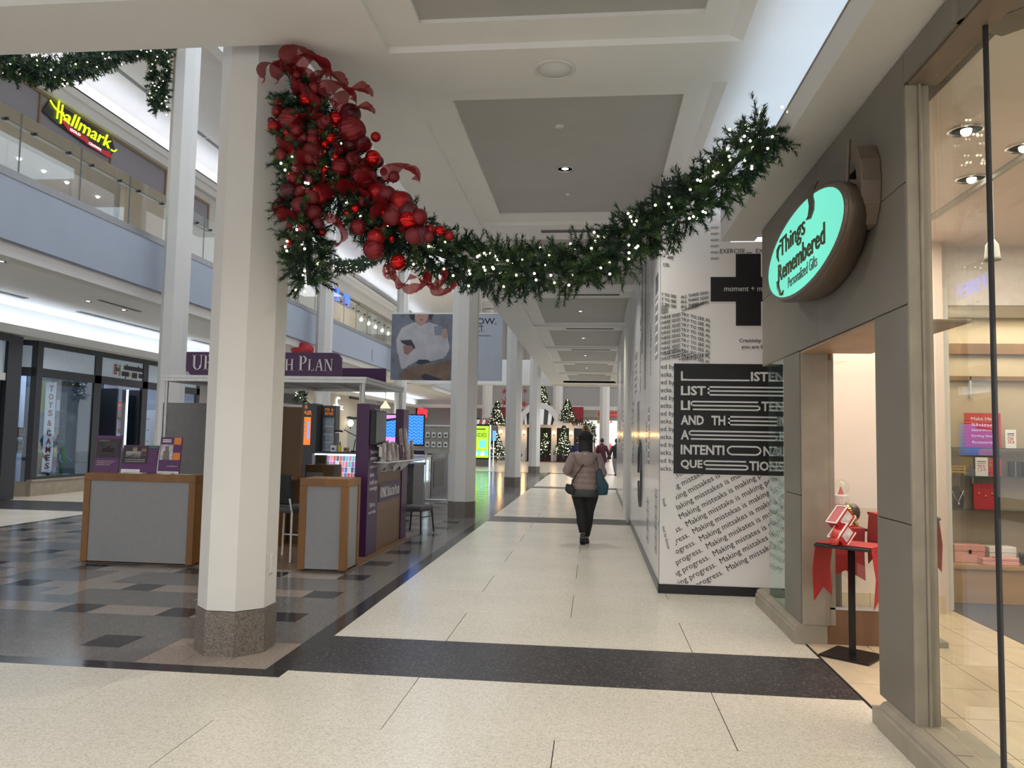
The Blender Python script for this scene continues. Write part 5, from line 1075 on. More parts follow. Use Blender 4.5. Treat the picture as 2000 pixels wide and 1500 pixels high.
# neighbour shop, black portal
w4 = struct(B(-13.75, -13.6, 16.6, 17.05, 0, 3.85).build('window_4', dkf), 'black portal of the shop beside the toy shop', 'window')
fp('head', 12, 16.6, 3.7, 3.85, dkf, -13.75, -13.6, w4); fp('transom_bar', 12, 16.6, 2.78, 2.95, alum, -13.75, -13.62, w4); fp('transom_pane', 12, 16.6, 2.95, 3.7, frp, -13.7, -13.68, w4); fp('pane', 12, 16.6, .1, 2.78, dimg, -13.7, -13.69, w4); fp('post', 14.2, 14.35, 0, 3.7, dkf, -13.75, -13.6, w4)
# toy shop sign
sgn = thing('toy_shop_sign', 'toy shop sign with bracket logo and black lettering on the frosted transom', 'sign', (XF, 21.7, 3.3))
lw = mat('sign_white_edge', (.62, .62, .64), .5); lk = mat('sign_ink', (.012, .012, .02), .5)
def sgp(n, y0, y1, z0, z1, m, d=0): B(XF-.02, XF-.005+d, y0, y1, z0, z1).build(n, m, sgn)
sgp('logo_bracket', 21.05, 21.30, 3.28, 3.62, lw); sgp('logo_red', 21.08, 21.13, 3.31, 3.59, mat('logo_red', (.25, .02, .04), .5), .004); sgp('logo_red', 21.13, 21.22, 3.55, 3.59, MATS['logo_red'], .004); sgp('logo_red', 21.13, 21.22, 3.31, 3.35, MATS['logo_red'], .004); sgp('logo_letter', 21.15, 21.21, 3.38, 3.52, lk, .006); sgp('logo_green', 21.30, 21.38, 3.28, 3.60, mat('logo_green', (.12, .22, .10), .5), .002); sgp('logo_letter', 21.24, 21.29, 3.40, 3.5, lk, .006)
sgp('letter_edge', 21.52, 22.5, 3.46, 3.62, lw); sgp('word', 21.54, 22.5, 3.475, 3.60, lk, .004); sgp('word', 21.68, 21.72, 3.6, 3.64, lk, .004); sgp('word', 22.25, 22.30, 3.6, 3.64, lk, .004)
sgp('letter_edge', 21.42, 22.5, 3.25, 3.44, lw); sgp('word', 21.44, 21.80, 3.28, 3.42, lk, .004); sgp('word', 21.95, 22.22, 3.26, 3.42, lk, .004); sgp('word', 22.3, 22.5, 3.28, 3.42, lk, .004); sgp('yellow_dot', 21.83, 21.90, 3.30, 3.40, mat('logo_yellow', (.45, .40, .05), .5), .004); sgp('descender', 21.62, 21.66, 3.22, 3.28, lk, .004)
# toy shop interior
ti = struct(B(-17.2, -17.0, 17, 26, 0, 4).build('wall_toy_shop', mat('toy_wall', (.45, .47, .55), .7)), 'back wall of the toy shop', 'wall')
B(-17, -14, 16.9, 17.0, 0, 4).build('side_wall', MATS['toy_wall'], ti); B(-17, -14, 26, 26.1, 0, 4).build('side_wall', MATS['toy_wall'], ti); B(-17, -13.9, 17, 26, 3.9, 4.0).build('shop_ceiling', ceilw, ti); B(-15.0, -14.95, 19.0, 22.2, 0, 3.2).build('partition', mat('toy_part', (.16, .22, .30), .6), ti)
lamp('toy_shop_lamp', 'AREA', (-15.9, 22.2, 3.85), 130, (.80, .86, 1), 1.6, 5); lamp('toy_window_lamp', 'AREA', (-14.5, 19.0, 3.6), 12, (.8, .88, 1), .5, 1.5)
tb = thing('toys_games_banner', 'tall white banner reading TOYS & GAMES in red in the toy shop window', 'banner', (-14.3, 19.03, .5))
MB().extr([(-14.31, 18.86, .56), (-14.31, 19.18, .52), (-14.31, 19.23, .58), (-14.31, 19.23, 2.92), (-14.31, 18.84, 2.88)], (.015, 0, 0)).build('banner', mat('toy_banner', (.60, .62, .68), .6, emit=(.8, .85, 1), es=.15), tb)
redl = mat('toy_red', (.50, .04, .05), .5)
for k, ch in enumerate('TOYS&GAMES'):
    z = 2.66-k*.215-(.05 if k > 3 else 0)-(.05 if k > 4 else 0); text('letter', ch, (-14.295, 18.95, z), RYf, UZ, .18, .16, redl, tb, .004, bold=.03)
B(-14.42, -14.40, 18.5, 19.05, 2.1, 2.95).build('backdrop_green', mat('toy_green', (.20, .34, .06), .6), tb); B(-14.42, -14.40, 18.4, 19.25, 1.2, 2.1).build('backdrop_blue', mat('toy_blue', (.04, .16, .30), .6), tb); B(-14.42, -14.40, 18.9, 19.4, .5, 1.2).build('backdrop_red', mat('toy_redp', (.35, .05, .05), .6), tb)
af = thing('action_figure_shelves', 'black toy shelves under a red Action Figures header seen through the toy shop door', 'shelves', (-15.6, 21.9, 0))
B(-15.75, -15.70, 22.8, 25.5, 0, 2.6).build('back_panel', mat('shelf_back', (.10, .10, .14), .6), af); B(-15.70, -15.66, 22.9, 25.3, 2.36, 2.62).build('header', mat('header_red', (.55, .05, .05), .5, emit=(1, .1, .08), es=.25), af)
text('lettering', 'Action Figures', (-15.655, 23.1, 2.42), RYf, UZ, 1.25, .13, lettw, af, .004, bold=.02)
for k in range(5): B(-15.7, -15.35, 22.9, 25.4, .55+k*.38, .58+k*.38).build('shelf', black, af)
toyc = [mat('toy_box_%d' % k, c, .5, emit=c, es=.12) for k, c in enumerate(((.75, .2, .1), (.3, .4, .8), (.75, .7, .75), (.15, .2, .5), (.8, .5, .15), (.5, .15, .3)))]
tg = random.Random(9)
for k in range(5):
    yy = 22.95; jj = 0
    while yy < 25.2:
        w = tg.uniform(.09, .16); t = thing('boxed_toy', 'boxed toy %s along the %s shelf up, under Action Figures' % (NTH[jj], NTH[k]), 'toy box', (-15.5, yy, .58+k*.38), 'boxed toys on the action figure shelves'); hh = tg.uniform(.2, .31)
        B(-15.6, -15.42, yy, yy+w, .581+k*.38, .581+k*.38+hh).build('carton', tg.choice(toyc), t); B(-15.42, -15.415, yy+.02, yy+w-.02, .60+k*.38, .581+k*.38+hh*.6).build('window', tg.choice(toyc), t); yy += w+.015; jj += 1
d2 = struct(B(-14.5, -13.95, 22.44, 22.50, 0.02, 2.92).build('door_1', dkf), 'open dark framed door of the toy shop', 'door'); B(-14.42, -14.03, 22.43, 22.44, .2, 2.75).build('door_glass', dimg, d2); B(-14.6, -13.95, 21.36, 21.42, .02, 2.9).build('door_leaf', dkf, d2); B(-14.6, -14.0, 21.42, 21.9, .02, 2.9).build('pane', dimg, d2); B(-14.02, -13.98, 21.42, 21.50, 1.0, 2.0).build('door_frame', alum, d2); B(-14.02, -13.97, 21.9, 21.94, .02, 2.9).build('lit_edge', glow('edge_white', (.85, .92, 1), 1.4), d2)
def statue(name, label, y, z0, h, m, m2):
    t = thing(name, label, 'toy figure', (-14.25, y, z0)); B(-14.4, -14.1, y-.15, y+.15, .45, z0).build('pedestal', lw, t)
    MB().lathe([(.05, 0), (.06, h*.3), (.11, h*.5), (.12, h*.68), (.05, h*.76), (.075, h*.86), (.06, h*.97), (0, h)], (-14.25, y, z0), 12).build('body', m, t, True); MB().tube([(-14.25, y-.1, z0+h*.68), (-14.2, y-.18, z0+h*.5), (-14.15, y-.14, z0+h*.38)], .03, 6).build('arm', m2, t); MB().tube([(-14.25, y+.1, z0+h*.68), (-14.2, y+.18, z0+h*.52), (-14.12, y+.2, z0+h*.42)], .03, 6).build('arm', m2, t)
statue('gold_figure', 'golden toy figure at the foot of the TOYS banner', 18.62, .50, .85, mat('toy_gold', (.30, .22, .08), .4, metal=.4), MATS['toy_gold']); statue('green_figure', 'blue and green toy figure in the toy shop window', 19.55, .48, .75, mat('toy_gr', (.05, .25, .12), .5), mat('toy_bl', (.1, .25, .55), .5))
t = thing('red_feature_sign', 'red and white feature cards in the narrow toy shop window', 'sign', (-14.3, 17.75, 1.0)); B(-14.32, -14.30, 17.88, 18.15, 1.45, 1.70).build('red_card', redl, t); B(-14.32, -14.30, 17.9, 18.15, 1.05, 1.40).build('white_card', lw, t)
text('lettering', 'WEEKLY', (-14.298, 17.84, 1.585), RYf, UZ, .34, .07, lettw, t, .003, bold=.02); text('lettering', 'FEATURE', (-14.298, 17.84, 1.49), RYf, UZ, .34, .07, lettw, t, .003, bold=.02); text('lettering', '70', (-14.298, 17.95, 1.24), RYf, UZ, .16, .10, lettk, t, .003, bold=.03); text('lettering', 'ITEM', (-14.298, 17.93, 1.13), RYf, UZ, .2, .06, lettk, t, .003)
gd_ = thing('toy_display_tower', 'glass display tower of small lit toys in the toy shop window', 'display', (-14.8, 19.75, 0)); B(-15.0, -14.6, 19.45, 20.1, .1, 2.7).build('case', dimg, gd_)
for k in range(5):
    B(-14.98, -14.62, 19.47, 20.08, .5+k*.42, .51+k*.42).build('shelf', frp, gd_)
    for j in range(4): B(-14.8, -14.74, 19.52+j*.14, 19.58+j*.14, .51+k*.42, .51+k*.42+tg.uniform(.1, .3)).build('small_toy', tg.choice(toyc), gd_)
# further shops on the lower level
cream = mat('cream_front', (.50, .45, .37), .6, var=.03)
w5 = struct(MB().box(XF-.2, XF, 26, 36, 0, 3.88).build('wall_left_mid', mat('taupe_front', (.30, .29, .28), .6)), 'plain shop front between the toy shop and the lingerie shop', 'wall')
for y0 in (26.6, 30.0, 33.2): B(XF-.02, XF+.01, y0, y0+2.4, .3, 2.9).build('dark_window', mat('dark_window', (.06, .07, .08), .15), w5); B(XF, XF+.02, y0, y0+2.4, 3.05, 3.5).build('fascia_panel', dkf, w5)
for y0 in (26.6, 30): B(XF+.01, XF+.03, y0+.4, y0+1.1, 3.1, 3.4).build('name_panel', frp, w5)
w6 = struct(MB().box(XF-.2, XF, 36, 38.6, 0, 3.9).box(XF-.2, XF, 41.5, 46, 0, 3.9).box(XF-.2, XF, 38.6, 41.5, 2.95, 3.9).build('wall_left_far', cream), 'cream shop front with lit entrance', 'wall')
B(XF-2.2, XF-2.1, 38, 43, 0, 3).build('entrance_wall', mat('entrance_yellow', (.60, .48, .24), .6), w6); B(XF-2.2, XF-.2, 41.5, 41.55, 0, 2.95).build('entrance_side', MATS['entrance_yellow'], w6); B(XF, XF+.02, 42.7, 44.4, .2, 2.6).build('glass_front', mat('pale_glass', (.34, .37, .35), .15), w6); B(XF, XF+.04, 42.6, 44.5, 2.6, 2.72).build('glass_head', dkf, w6); B(XF, XF+.1, 42.8, 44.3, 3.75, 3.95).build('speaker_box', dkf, w6)
lamp('entrance_lamp_far', 'POINT', (XF-1.1, 40, 2.7), 60, (1, .82, .5), .15)
sm = thing('script_shop_sign', 'white backlit script sign on the cream shop front', 'sign', (XF+.03, 40.5, 3.3)); glw = glow('script_glow', (1, .97, .92), 1.4)
MB().tube([(XF+.05, y, z) for y, z in ((41.0, 3.66), (40.75, 3.70), (40.5, 3.6), (40.5, 3.4), (40.62, 3.2), (40.5, 3.03), (40.25, 3.0), (40.1, 3.12), (40.2, 3.28))], .045, 6).build('initial', glw, sm); text('lettering', 'oma', (XF+.02, 40.75, 3.06), RYf, UZ, .95, .27, glw, sm, .05, bold=.03); text('lettering_shadow', 'oma', (XF+.08, 40.72, 3.09), RYf, UZ, .93, .25, dkf, sm, .01, bold=.0)
for k, yy in enumerate((39.55, 42.4)):
    t = thing('wall_sconce', 'white globe wall lantern on the cream shop front, %s the entrance' % ('before' if k == 0 else 'beyond'), 'wall lamp', (XF+.1, yy, 2.3), 'globe lanterns on the cream shop front'); MB().tube([(XF, yy, 2.65), (XF+.22, yy, 2.72), (XF+.25, yy, 2.55)], .03, 6).build('arm', blackm, t); MB().ball((XF+.25, yy, 2.35), .17, 12, 8, (1, 1, 1.2)).build('globe', glow('sconce%d' % k, (1, .88, .7), 2.2), t, True); MB().cyl((XF+.25, yy, 2.14), (XF+.25, yy, 2.0), .05, .005, 8).build('finial', blackm, t)
w7 = struct(B(XF-.2, XF, 46, 64, 0, 3.9).build('wall_left_end', mat('grey_front', (.38, .37, .36), .6)), 'grey shop fronts at the far end of the atrium', 'wall')
aw = thing('striped_awning', 'black and white striped awning over a far shop', 'awning', (XF+.1, 49.5, 3.2))
for k in range(14): MB().extr([(XF+.01, 48+k*.22, 3.85), (XF+.35, 48+k*.22, 3.1), (XF+.35, 48+k*.22, 3.06), (XF+.01, 48+k*.22, 3.75)], (0, .22, 0)).build('stripe', black if k % 2 else lettw, aw)
rs = thing('red_neon_sign', 'glowing red block letter sign over a far shop', 'sign', (XF, 61, 3.6)); B(XF, XF+.1, 59.3, 63, 3.15, 4.0).build('backing', mat('dark_red', (.12, .01, .01), .5), rs)
for k, ch in enumerate('AUTHS'): text('letter', ch, (XF+.1, 59.4+k*.72, 3.2), RYf, UZ, .6, .75, glow('neon_red%d' % k, (1, .03, .05), 1.6), rs, .05, bold=.05)
# lower ceiling downlights across the atrium
for k, (x, y) in enumerate(((-11.55, 16.4), (-11.45, 17.6), (-10.45, 12.45), (-11.4, 24), (-11.4, 30), (-11.4, 36), (-12, 44))):
    downlight(x, y, 4.6, 'recessed downlight in the lower ceiling across the atrium, %s along' % ORD[k], .10, 0, group='downlights across the atrium')
for yy in (12, 18, 24, 30, 36, 42, 48, 54): lamp('gallery_fill_lamp', 'SPOT', (-11.6, yy, 4.5), 200, NEUT, .1, spot=2.5)  # added spots without fixtures, brightening the dim lower shop fronts
# ---------------------------------------------------------------- upper gallery: shop with the script sign
mauve = mat('mauve_panel', (.26, .245, .27), .6, var=.03); tant = mat('tan_trim', (.24, .165, .09), .45)
w8 = struct(B(XF-.15, XF, 5.2, 23.2, 9.26, 10.12).build('wall_upper_left', mauve), 'mauve fascia of the card shop on the upper gallery', 'wall')
B(XF, XF+.06, 5.2, 23.2, 8.96, 9.26).build('tan_band', tant, w8); B(XF, XF+.05, 5.2, 23.2, 10.04, 10.12).build('tan_trim', tant, w8)
for yy in (8.6, 11.5, 14.5, 17.43, 20.3, 23.15): B(XF, XF+.04, yy, yy+.07, 9.26, 10.04).build('tan_trim', tant, w8)
B(XF-.03, XF-.02, 5.2, 21.2, 6.0, 8.96).build('shop_glass', clear, w8); B(XF-.2, XF, 21.2, 23.2, 5.9, 8.96).build('end_wall', mat('tan_end', (.36, .26, .17), .6), w8)
for k, (x, y) in enumerate(((-16.03, 19.5), (-16.05, 20.5), (-16.05, 21.5), (-16, 22.9), (-15.2, 17.0), (-15.2, 14.0))):
    t = thing('gallery_shop_light', 'small halogen downlight in the upper card shop ceiling, %s in the row' % ORD[k], 'downlight', (x, y, 9.2), 'halogen lights in the upper card shop'); MB().lathe([(.11, 0), (.11, -.01), (.07, -.015), (.06, 0)], (x, y, 9.2), 14).build('ring', white, t); MB().ball((x, y, 9.18), .06, 8, 6).build('bulb', bulbm, t)
lamp('upper_shop_lamp', 'AREA', (-16, 17, 9.15), 160, (1, .9, .82), 3, 10)
hs = thing('script_neon_sign', 'lime yellow neon script sign with a red ribbon on the upper gallery', 'sign', (XF, 19, 9.6)); neon = glow('neon_lime', (.72, .98, .02), 1.5)
MB().extr([(XF+.05, 17.5, 9.62), (XF+.05, 17.75, 10.02), (XF+.05, 18.3, 10.02), (XF+.05, 20.3, 9.95), (XF+.05, 20.45, 9.72), (XF+.05, 20.2, 9.42), (XF+.05, 19.2, 9.40), (XF+.05, 17.9, 9.52)], (.02, 0, 0)).build('backing', dkf, hs)
def stroke(pts, r=.028): MB().tube(catmull([(XF+.10, a, b) for a, b in pts], 5), r, 6).build('script_stroke', neon, hs)
stroke([(18.02, 10.10), (18.00, 9.9), (17.98, 9.62)], .022); stroke([(18.16, 10.06), (18.14, 9.85), (18.12, 9.55)], .022); stroke([(17.70, 9.98), (17.85, 9.88), (18.02, 9.83), (18.2, 9.86)], .022)
x = 18.22
text('script_letters', 'allmark', (XF+.07, 18.24, 9.66), RYf, UZ, 1.98, .36, neon, hs, .03, bold=-.004, shear=.3); stroke([(20.22, 9.66), (20.35, 9.66), (20.46, 9.74)], .02); stroke([(18.18, 9.84), (18.3, 9.72), (18.42, 9.68)], .02)
crimson = mat('crown_red', (.30, .02, .035), .5, emit=(1, .05, .08), es=.15)
MB().extr([(XF+.08, a, b) for a, b in ((18.1, 9.66), (18.3, 9.70), (18.5, 9.62), (19.2, 9.60), (19.25, 9.55), (19.9, 9.52), (20.15, 9.58), (20.3, 9.44), (20.1, 9.40), (19.2, 9.42), (19.1, 9.46), (18.45, 9.48), (18.3, 9.56))], (.02, 0, 0)).build('ribbon', crimson, hs)
text('lettering', 'GOLD', (XF+.10, 18.48, 9.515), RYf, UZ, .42, .07, glw, hs, .004, bold=.02); text('lettering', 'CROWN', (XF+.10, 19.25, 9.445), RYf, UZ, .52, .07, glw, hs, .004, bold=.02)
# other upper shops
pale = mat('pale_upper', (.58, .55, .50), .6)
w9 = struct(MB().box(XF-.2, XF, 23.2, 27, 5.9, 10.12).box(XF-.2, XF, 27, 60, 9.55, 10.12).box(XF-.2, XF, 27, 38.6, 5.9, 9.55).build('wall_upper_far', pale), 'pale upper shop fronts', 'wall'); B(XF, XF+.03, 24.2, 25.9, 8.95, 9.75).build('framed_panel', mauve, w9)
for a in ((24.1, 26.0, 9.75, 9.85), (24.1, 26.0, 8.85, 8.95), (24.1, 24.2, 8.95, 9.75), (25.9, 26.0, 8.95, 9.75)): B(XF, XF+.06, *a).build('panel_frame', tant, w9)
B(XF-.02, XF, 44, 58, 6, 9.4).build('shop_glass', clear, w9); B(XF-.2, XF, 38.6, 44, 5.9, 8.8).build('lit_panel', mat('cream_upper', (.62, .52, .40), .6), w9); B(XF, XF+.05, 44, 58, 9.35, 9.5).build('dark_head', stoned, w9)
lamp('upper_store_lamp', 'AREA', (-16, 49, 9.1), 380, (.95, .97, 1), 3, 12); lamp('upper_panel_lamp', 'AREA', (-13.0, 41.5, 9.8), 50, (1, .85, .65), .4, 3, rot=(0, -.5, 0))
for k in range(6):
    t = thing('track_spot', 'bright track spotlight in the upper fashion shop, %s in the row' % ORD[k], 'spotlight', (-14.6, 45.2+k*1.6, 9.0), 'track spots in the upper fashion shop'); MB().ball((-14.6, 45.2+k*1.6, 8.9), .12, 8, 6).build('lens', bulbm, t); MB().cyl((-14.6, 45.2+k*1.6, 9.0), (-14.6, 45.2+k*1.6, 9.2), .05, n=8).build('body', white, t)
fo = thing('blue_neon_sign', 'blue neon letter sign over the upper gallery', 'sign', (XF, 39.5, 9.2)); bln = glow('neon_blue', (.06, .16, 1), 1.7)
for k, ch in enumerate('FOREVER 21'):
    if ch != ' ': text('letter', ch, (XF+.02, 36.75+k*.545, 8.84), RYf, UZ, .44, .66, bln, fo, .05, bold=.005)
# glass balustrade of the upper gallery
rl = thing('gallery_balustrade', 'frameless glass balustrade with slim handrail along the upper gallery', 'railing', (-9.9, 20, 6.03)); rl['kind'] = 'structure'
mp_ = B(-9.93, -9.915, 0, 1.55, 6.03, 7.1).mesh('glass_panel'); mp_.materials.append(glass('balustrade_glass', (.94, .975, .965))); mc_ = MB().cyl((-9.99, 0, 6.88), (-9.90, 0, 6.88), .03, n=10).mesh('clamp'); mc_.materials.append(blackm)
mj_ = B(-9.93, -9.915, 0, .022, 6.03, 7.1).mesh('panel_joint'); mj_.materials.append(mat('joint_grey', (.10, .12, .12), .3))
for k in range(33):
    y0 = 5.75+k*1.585; inst('glass_panel', mp_, rl, (0, y0, 0)); inst('panel_joint', mj_, rl, (0, y0+1.555, 0))
    if y0 < 42: inst('clamp', mc_, rl, (0, y0+.32, 0)); inst('clamp', mc_, rl, (0, y0+1.23, 0))
MB().tube([(-10.02, 5.5, 6.88), (-10.02, 58, 6.88)], .022, 8).build('handrail', alum, rl)
# ================================================================ CHRISTMAS COURT AT THE FAR END
cw = struct(MB().box(-22, 14, 66, 66.3, 3.6, 12).box(-22, -1.6, 66, 66.3, 0, 3.6).build('wall_far', mat('far_wall', (.46, .44, .42), .7)), 'end wall of the far court', 'wall')
B(-22, 14, 63.6, 64.2, 4.35, 5.9).build('gallery_band', mat('far_band', (.40, .39, .38), .7), cw); B(-22, 14, 63.55, 63.6, 4.1, 4.4).build('band_lip', white, cw); B(-22, 14, 64.2, 66, 5.0, 5.3).build('gallery_floor', ceilw, cw)
hd = struct(B(-14.2, 8, 41.4, 41.9, 4.59, 5.9).build('trim_4', ceilw), 'white header where the corridor opens into the court', 'trim'); B(-14.2, 8, 41.38, 41.92, 4.53, 4.59).build('lower_edge', white, hd)
sf_ = struct(B(-14.2, 8, 41.9, 47, 5.2, 5.4).build('ceiling_far', mat('far_ceiling', (.50, .45, .38), .7)), 'warm ceiling strip beyond the corridor header', 'ceiling'); B(-14.2, 8, 46.8, 47, 5.05, 5.2).build('edge_trim', white, sf_)
struct(B(-22, 14, 47, 67, 12, 12.2).build('ceiling_court', ceilw), 'high ceiling of the far court', 'ceiling')
lamp('far_corridor_lamp', 'AREA', (-2, 44.3, 5.1), 60, WARM, 6, 2)
for x, y, l in ((.78, 62, 'white column at the far end before the bright shop'), (-2.95, 62.2, 'far white column behind the striped arch'), (-8.5, 61, 'far white column behind the green screen')):
    pillar(x, y, l, 11.9, .42)
# bright department shop
ds = struct(MB().box(-1.6, 8, 66.0, 66.3, 3.3, 3.6).build('window_5', mat('shop_head', (.30, .27, .24), .6)), 'bright department shop front at the end of the mall', 'window')
B(-1.6, 8, 69.5, 69.7, 0, 5).build('shop_back', mat('dept_back', (.72, .70, .70), .6), ds); B(-1.6, 8, 66.3, 69.5, 5.0, 5.1).build('shop_ceiling', ceilw, ds)
for k in range(4): B(.2, 3.6, 66.6+k*.7, 66.75+k*.7, 4.86, 4.98).build('tube_light', glow('dept_tube%d' % k, (.95, 1, 1), 5), ds)
B(-1.6, 8, 66.1, 66.2, 4.8, 5.4).build('upper_head', cw.data.materials[0], ds); B(.3, 2.4, 66.0, 66.05, 3.62, 4.05).build('red_fascia', mat('dept_red', (.6, .05, .05), .5, emit=(1, .08, .06), es=.4), ds); B(-1.6, 1.9, 65.95, 66.0, 3.05, 3.3).build('light_band', glow('dept_band', (1, .95, .9), 1.5), ds)
text('lettering', 'REDUCED', (.5, 66.0, 3.7), XR_, UZ, 1.5, .22, lettw, ds, .01); B(.2, .9, 65.9, 65.95, 3.05, 3.35).build('yellow_sign', mat('dept_yellow', (.7, .65, .1), .5), ds); text('lettering', 'VA', (.95, 65.95, 3.08), XR_, UZ, .6, .24, redl, ds, .01, bold=.03)
lamp('department_lamp', 'AREA', (2.5, 67.8, 4.7), 420, (1, .97, .95), 6, 2.6)
dg = random.Random(21)
for k in range(16):
    xx = -1.4+k*.33; h = dg.uniform(.9, 1.9)
    t = thing('clothes_rack', 'rack of coloured goods inside the bright department shop, %s of the row' % (['first','second','third','fourth','fifth','sixth','seventh','eighth','ninth','tenth','eleventh','twelfth','thirteenth','fourteenth','fifteenth','last'][k]), 'rack', (xx, 67.6, 0), 'goods racks in the far department shop')
    B(xx, xx+.26, 67.4+.4*(k % 3), 67.7+.4*(k % 3), .0, h).build('stand', mat('dept_%d' % (k % 5), ((.6, .6, .62), (.5, .08, .1), (.1, .1, .14), (.55, .3, .3), (.4, .4, .45))[k % 5], .6), t); B(xx+.02, xx+.24, 67.38+.4*(k % 3), 67.4+.4*(k % 3), h*.45, h*.9).build('goods', mat('dept_g%d' % (k % 4), ((.65, .1, .12), (.75, .72, .7), (.12, .12, .16), (.6, .35, .15))[k % 4], .6), t)
# village arcade
pl = mat('arcade_white', (.56, .55, .54), .6); ar = thing('village_arcade', 'white Christmas village arcade with a striped arched awning', 'set piece', (-4.1, 57, 0))
for x0, x1 in ((-7.1, -6.5), (-5.35, -4.95), (-3.15, -2.75), (-1.85, -1.5), (-.35, 0.0)): B(x0, x1, 56.9, 57.2, 0.02, 2.5).build('pier', pl, ar)
B(-7.3, 0.05, 56.85, 57.25, 2.5, 2.85).build('lintel', pl, ar); B(-7.3, 0.05, 57.9, 58, .02, 2.5).build('back_wall', mat('arcade_dark', (.05, .05, .055), .7), ar)
AC = Vector((-4.05, 57.0, 2.7)); RA = 1.55
def rim(r, y): return [(AC.x+r*math.cos(PI*k/24), y, AC.z+r*math.sin(PI*k/24)*1.05) for k in range(25)]
a_, b_ = rim(RA, 56.8), rim(RA-.38, 56.8)
MB().extr(a_+b_[::-1], (0, .4, 0)).build('arch_ring', pl, ar)
for k in range(10):
    t0, t1 = PI*k/10, PI*(k+1)/10; r = RA-.38
    MB().add([(AC.x+r*math.cos(t0), 56.85, AC.z+r*1.05*math.sin(t0)), (AC.x+r*math.cos(t1), 56.85, AC.z+r*1.05*math.sin(t1)), (AC.x+r*.92*math.cos(t1), 56.35, AC.z), (AC.x+r*.92*math.cos(t0), 56.35, AC.z)], [(0, 1, 2, 3)]).build('awning_stripe', black if k % 2 else lettw, ar)
def fence(x0, x1, y, label):
    t = thing('picket_fence', label, 'fence', ((x0+x1)/2, y, 0), 'low fences before the arcade'); n = int((x1-x0)/.14)
    for k in range(n+1): MB().cyl((x0+k*.14, y, .02), (x0+k*.14, y, .95), .014, n=5).build('bar', blackm, t)
    for z in (.1, .93): B(x0, x1, y-.015, y+.015, z, z+.03).build('rail', blackm, t)
fence(-7.4, -5.5, 56.3, 'low black fence at the left end of the arcade'); fence(-4.95, -3.2, 56.2, 'low black fence below the striped arch'); fence(-2.9, -.1, 56.2, 'low black fence at the right end of the arcade')
struct(B(-5.0, -.2, 56.4, 57.6, .0, .03).build('floor_mat', mat('red_carpet', (.22, .03, .03), .9)), 'red carpet on the village floor', 'floor')
def tree(x, y, z, h, r, label, dens=1.0, trunk=True):
    t = thing('christmas_tree', label, 'christmas tree', (x, y, z), 'lit trees of the Christmas village'); d, l, b = MB(), MB(), MB(); rr = random.Random(int(x*100+y*7))
    n = int(260*dens*h/2)
    for k in range(n):
        f = rr.random()**.8; q = rr.random()*6.283; R_ = r*(1-f)*(.72+.28*abs(math.sin(f*16))); R_ *= 1.2; p = Vector((x+math.cos(q)*R_*.55, y+math.sin(q)*R_*.55, z+.12*h+f*h*.86))
        sprig(d if rr.random() < .7 else l, p, Vector((math.cos(q), math.sin(q), -.25)), R_*.5+.08, rr, .13, 12, .05)
    for k in range(int(120*dens*h/2)):
        f = rr.random()**.8; q = rr.random()*6.283; R_ = r*(1-f)*.98; b.ball((x+math.cos(q)*R_, y+math.sin(q)*R_, z+.1*h+f*h*.88), .022, 5, 4)
    tag(d.build('dark_needles', pineD, t), kind='stuff'); tag(l.build('light_needles', pineL, t), kind='stuff'); tag(b.build('fairy_lights', bulbw, t), kind='stuff')
    MB().tube([(x, y, z+.01), (x, y, z+h*.95)], [.05, .01], 6).build('trunk', woodd, t)
tree(-6.75, 53.5, .02, 2.0, .75, 'lit tree on the floor beside the green screen'); tree(-6.75, 53.5, 2.35, 1.9, .62, 'upper lit tree stacked over the floor tree by the green screen')
tree(-2.2, 56.0, .3, 2.4, .62, 'broad lit tree before the right end of the arcade', 1.3); tree(-3.6, 57.4, .3, 2.2, .5, 'lit tree inside the striped arch', 1.2); tree(-2.0, 57.0, 2.86, 1.75, .62, 'lit tree on the arcade roof at the right', 1.3); tree(-3.95, 58.8, 2.6, 3.4, .75, 'tall tree rising behind the striped arch', 1.0); tree(-5.6, 56.2, .1, 1.1, .4, 'small lit shrub tree by the first sconce')
far_garland('lit garland along the arcade roof beside the green screen', [[(-9.3, 56.7, 2.95), (-8.2, 56.7, 2.9), (-7.2, 56.7, 2.9), (-5.8, 56.7, 2.95)]], .18, 30, 60, (-7.5, 56.7, 2.85)); far_garland('lit garland hanging at the right end of the arcade', [[(-1.6, 56.6, 2.9), (-.6, 56.6, 2.95), (-.1, 56.6, 2.7), (-.05, 56.6, 2.0), (-.05, 56.6, 1.5)]], .17, 30, 60, (-.4, 56.6, 1.4)); far_garland('bushy lit garland along the fence by the right pier', [[(-2.0, 56.05, .95), (-1.2, 56.05, .9), (-.6, 56.05, .85)]], .2, 34, 50, (-1.3, 56.05, .6))
for k, x in enumerate((-6.85, -5.15, -2.95, -1.7)):
    t = thing('village_sconce', 'warm globe sconce on the %s pier of the arcade' % ORD[k], 'wall lamp', (x, 56.8, 2.0), 'warm sconces on the arcade piers'); MB().ball((x, 56.65, 2.15), .13, 10, 8).build('globe', glow('village_lamp%d' % k, (1, .62, .25), 4.5), t, True); MB().tube([(x, 56.9, 2.0), (x, 56.7, 1.95), (x, 56.65, 2.03)], .025, 5).build('arm', blackm, t); lamp('sconce_lamp', 'POINT', (x, 56.5, 2.1), 16, (1, .6, .25), .12)
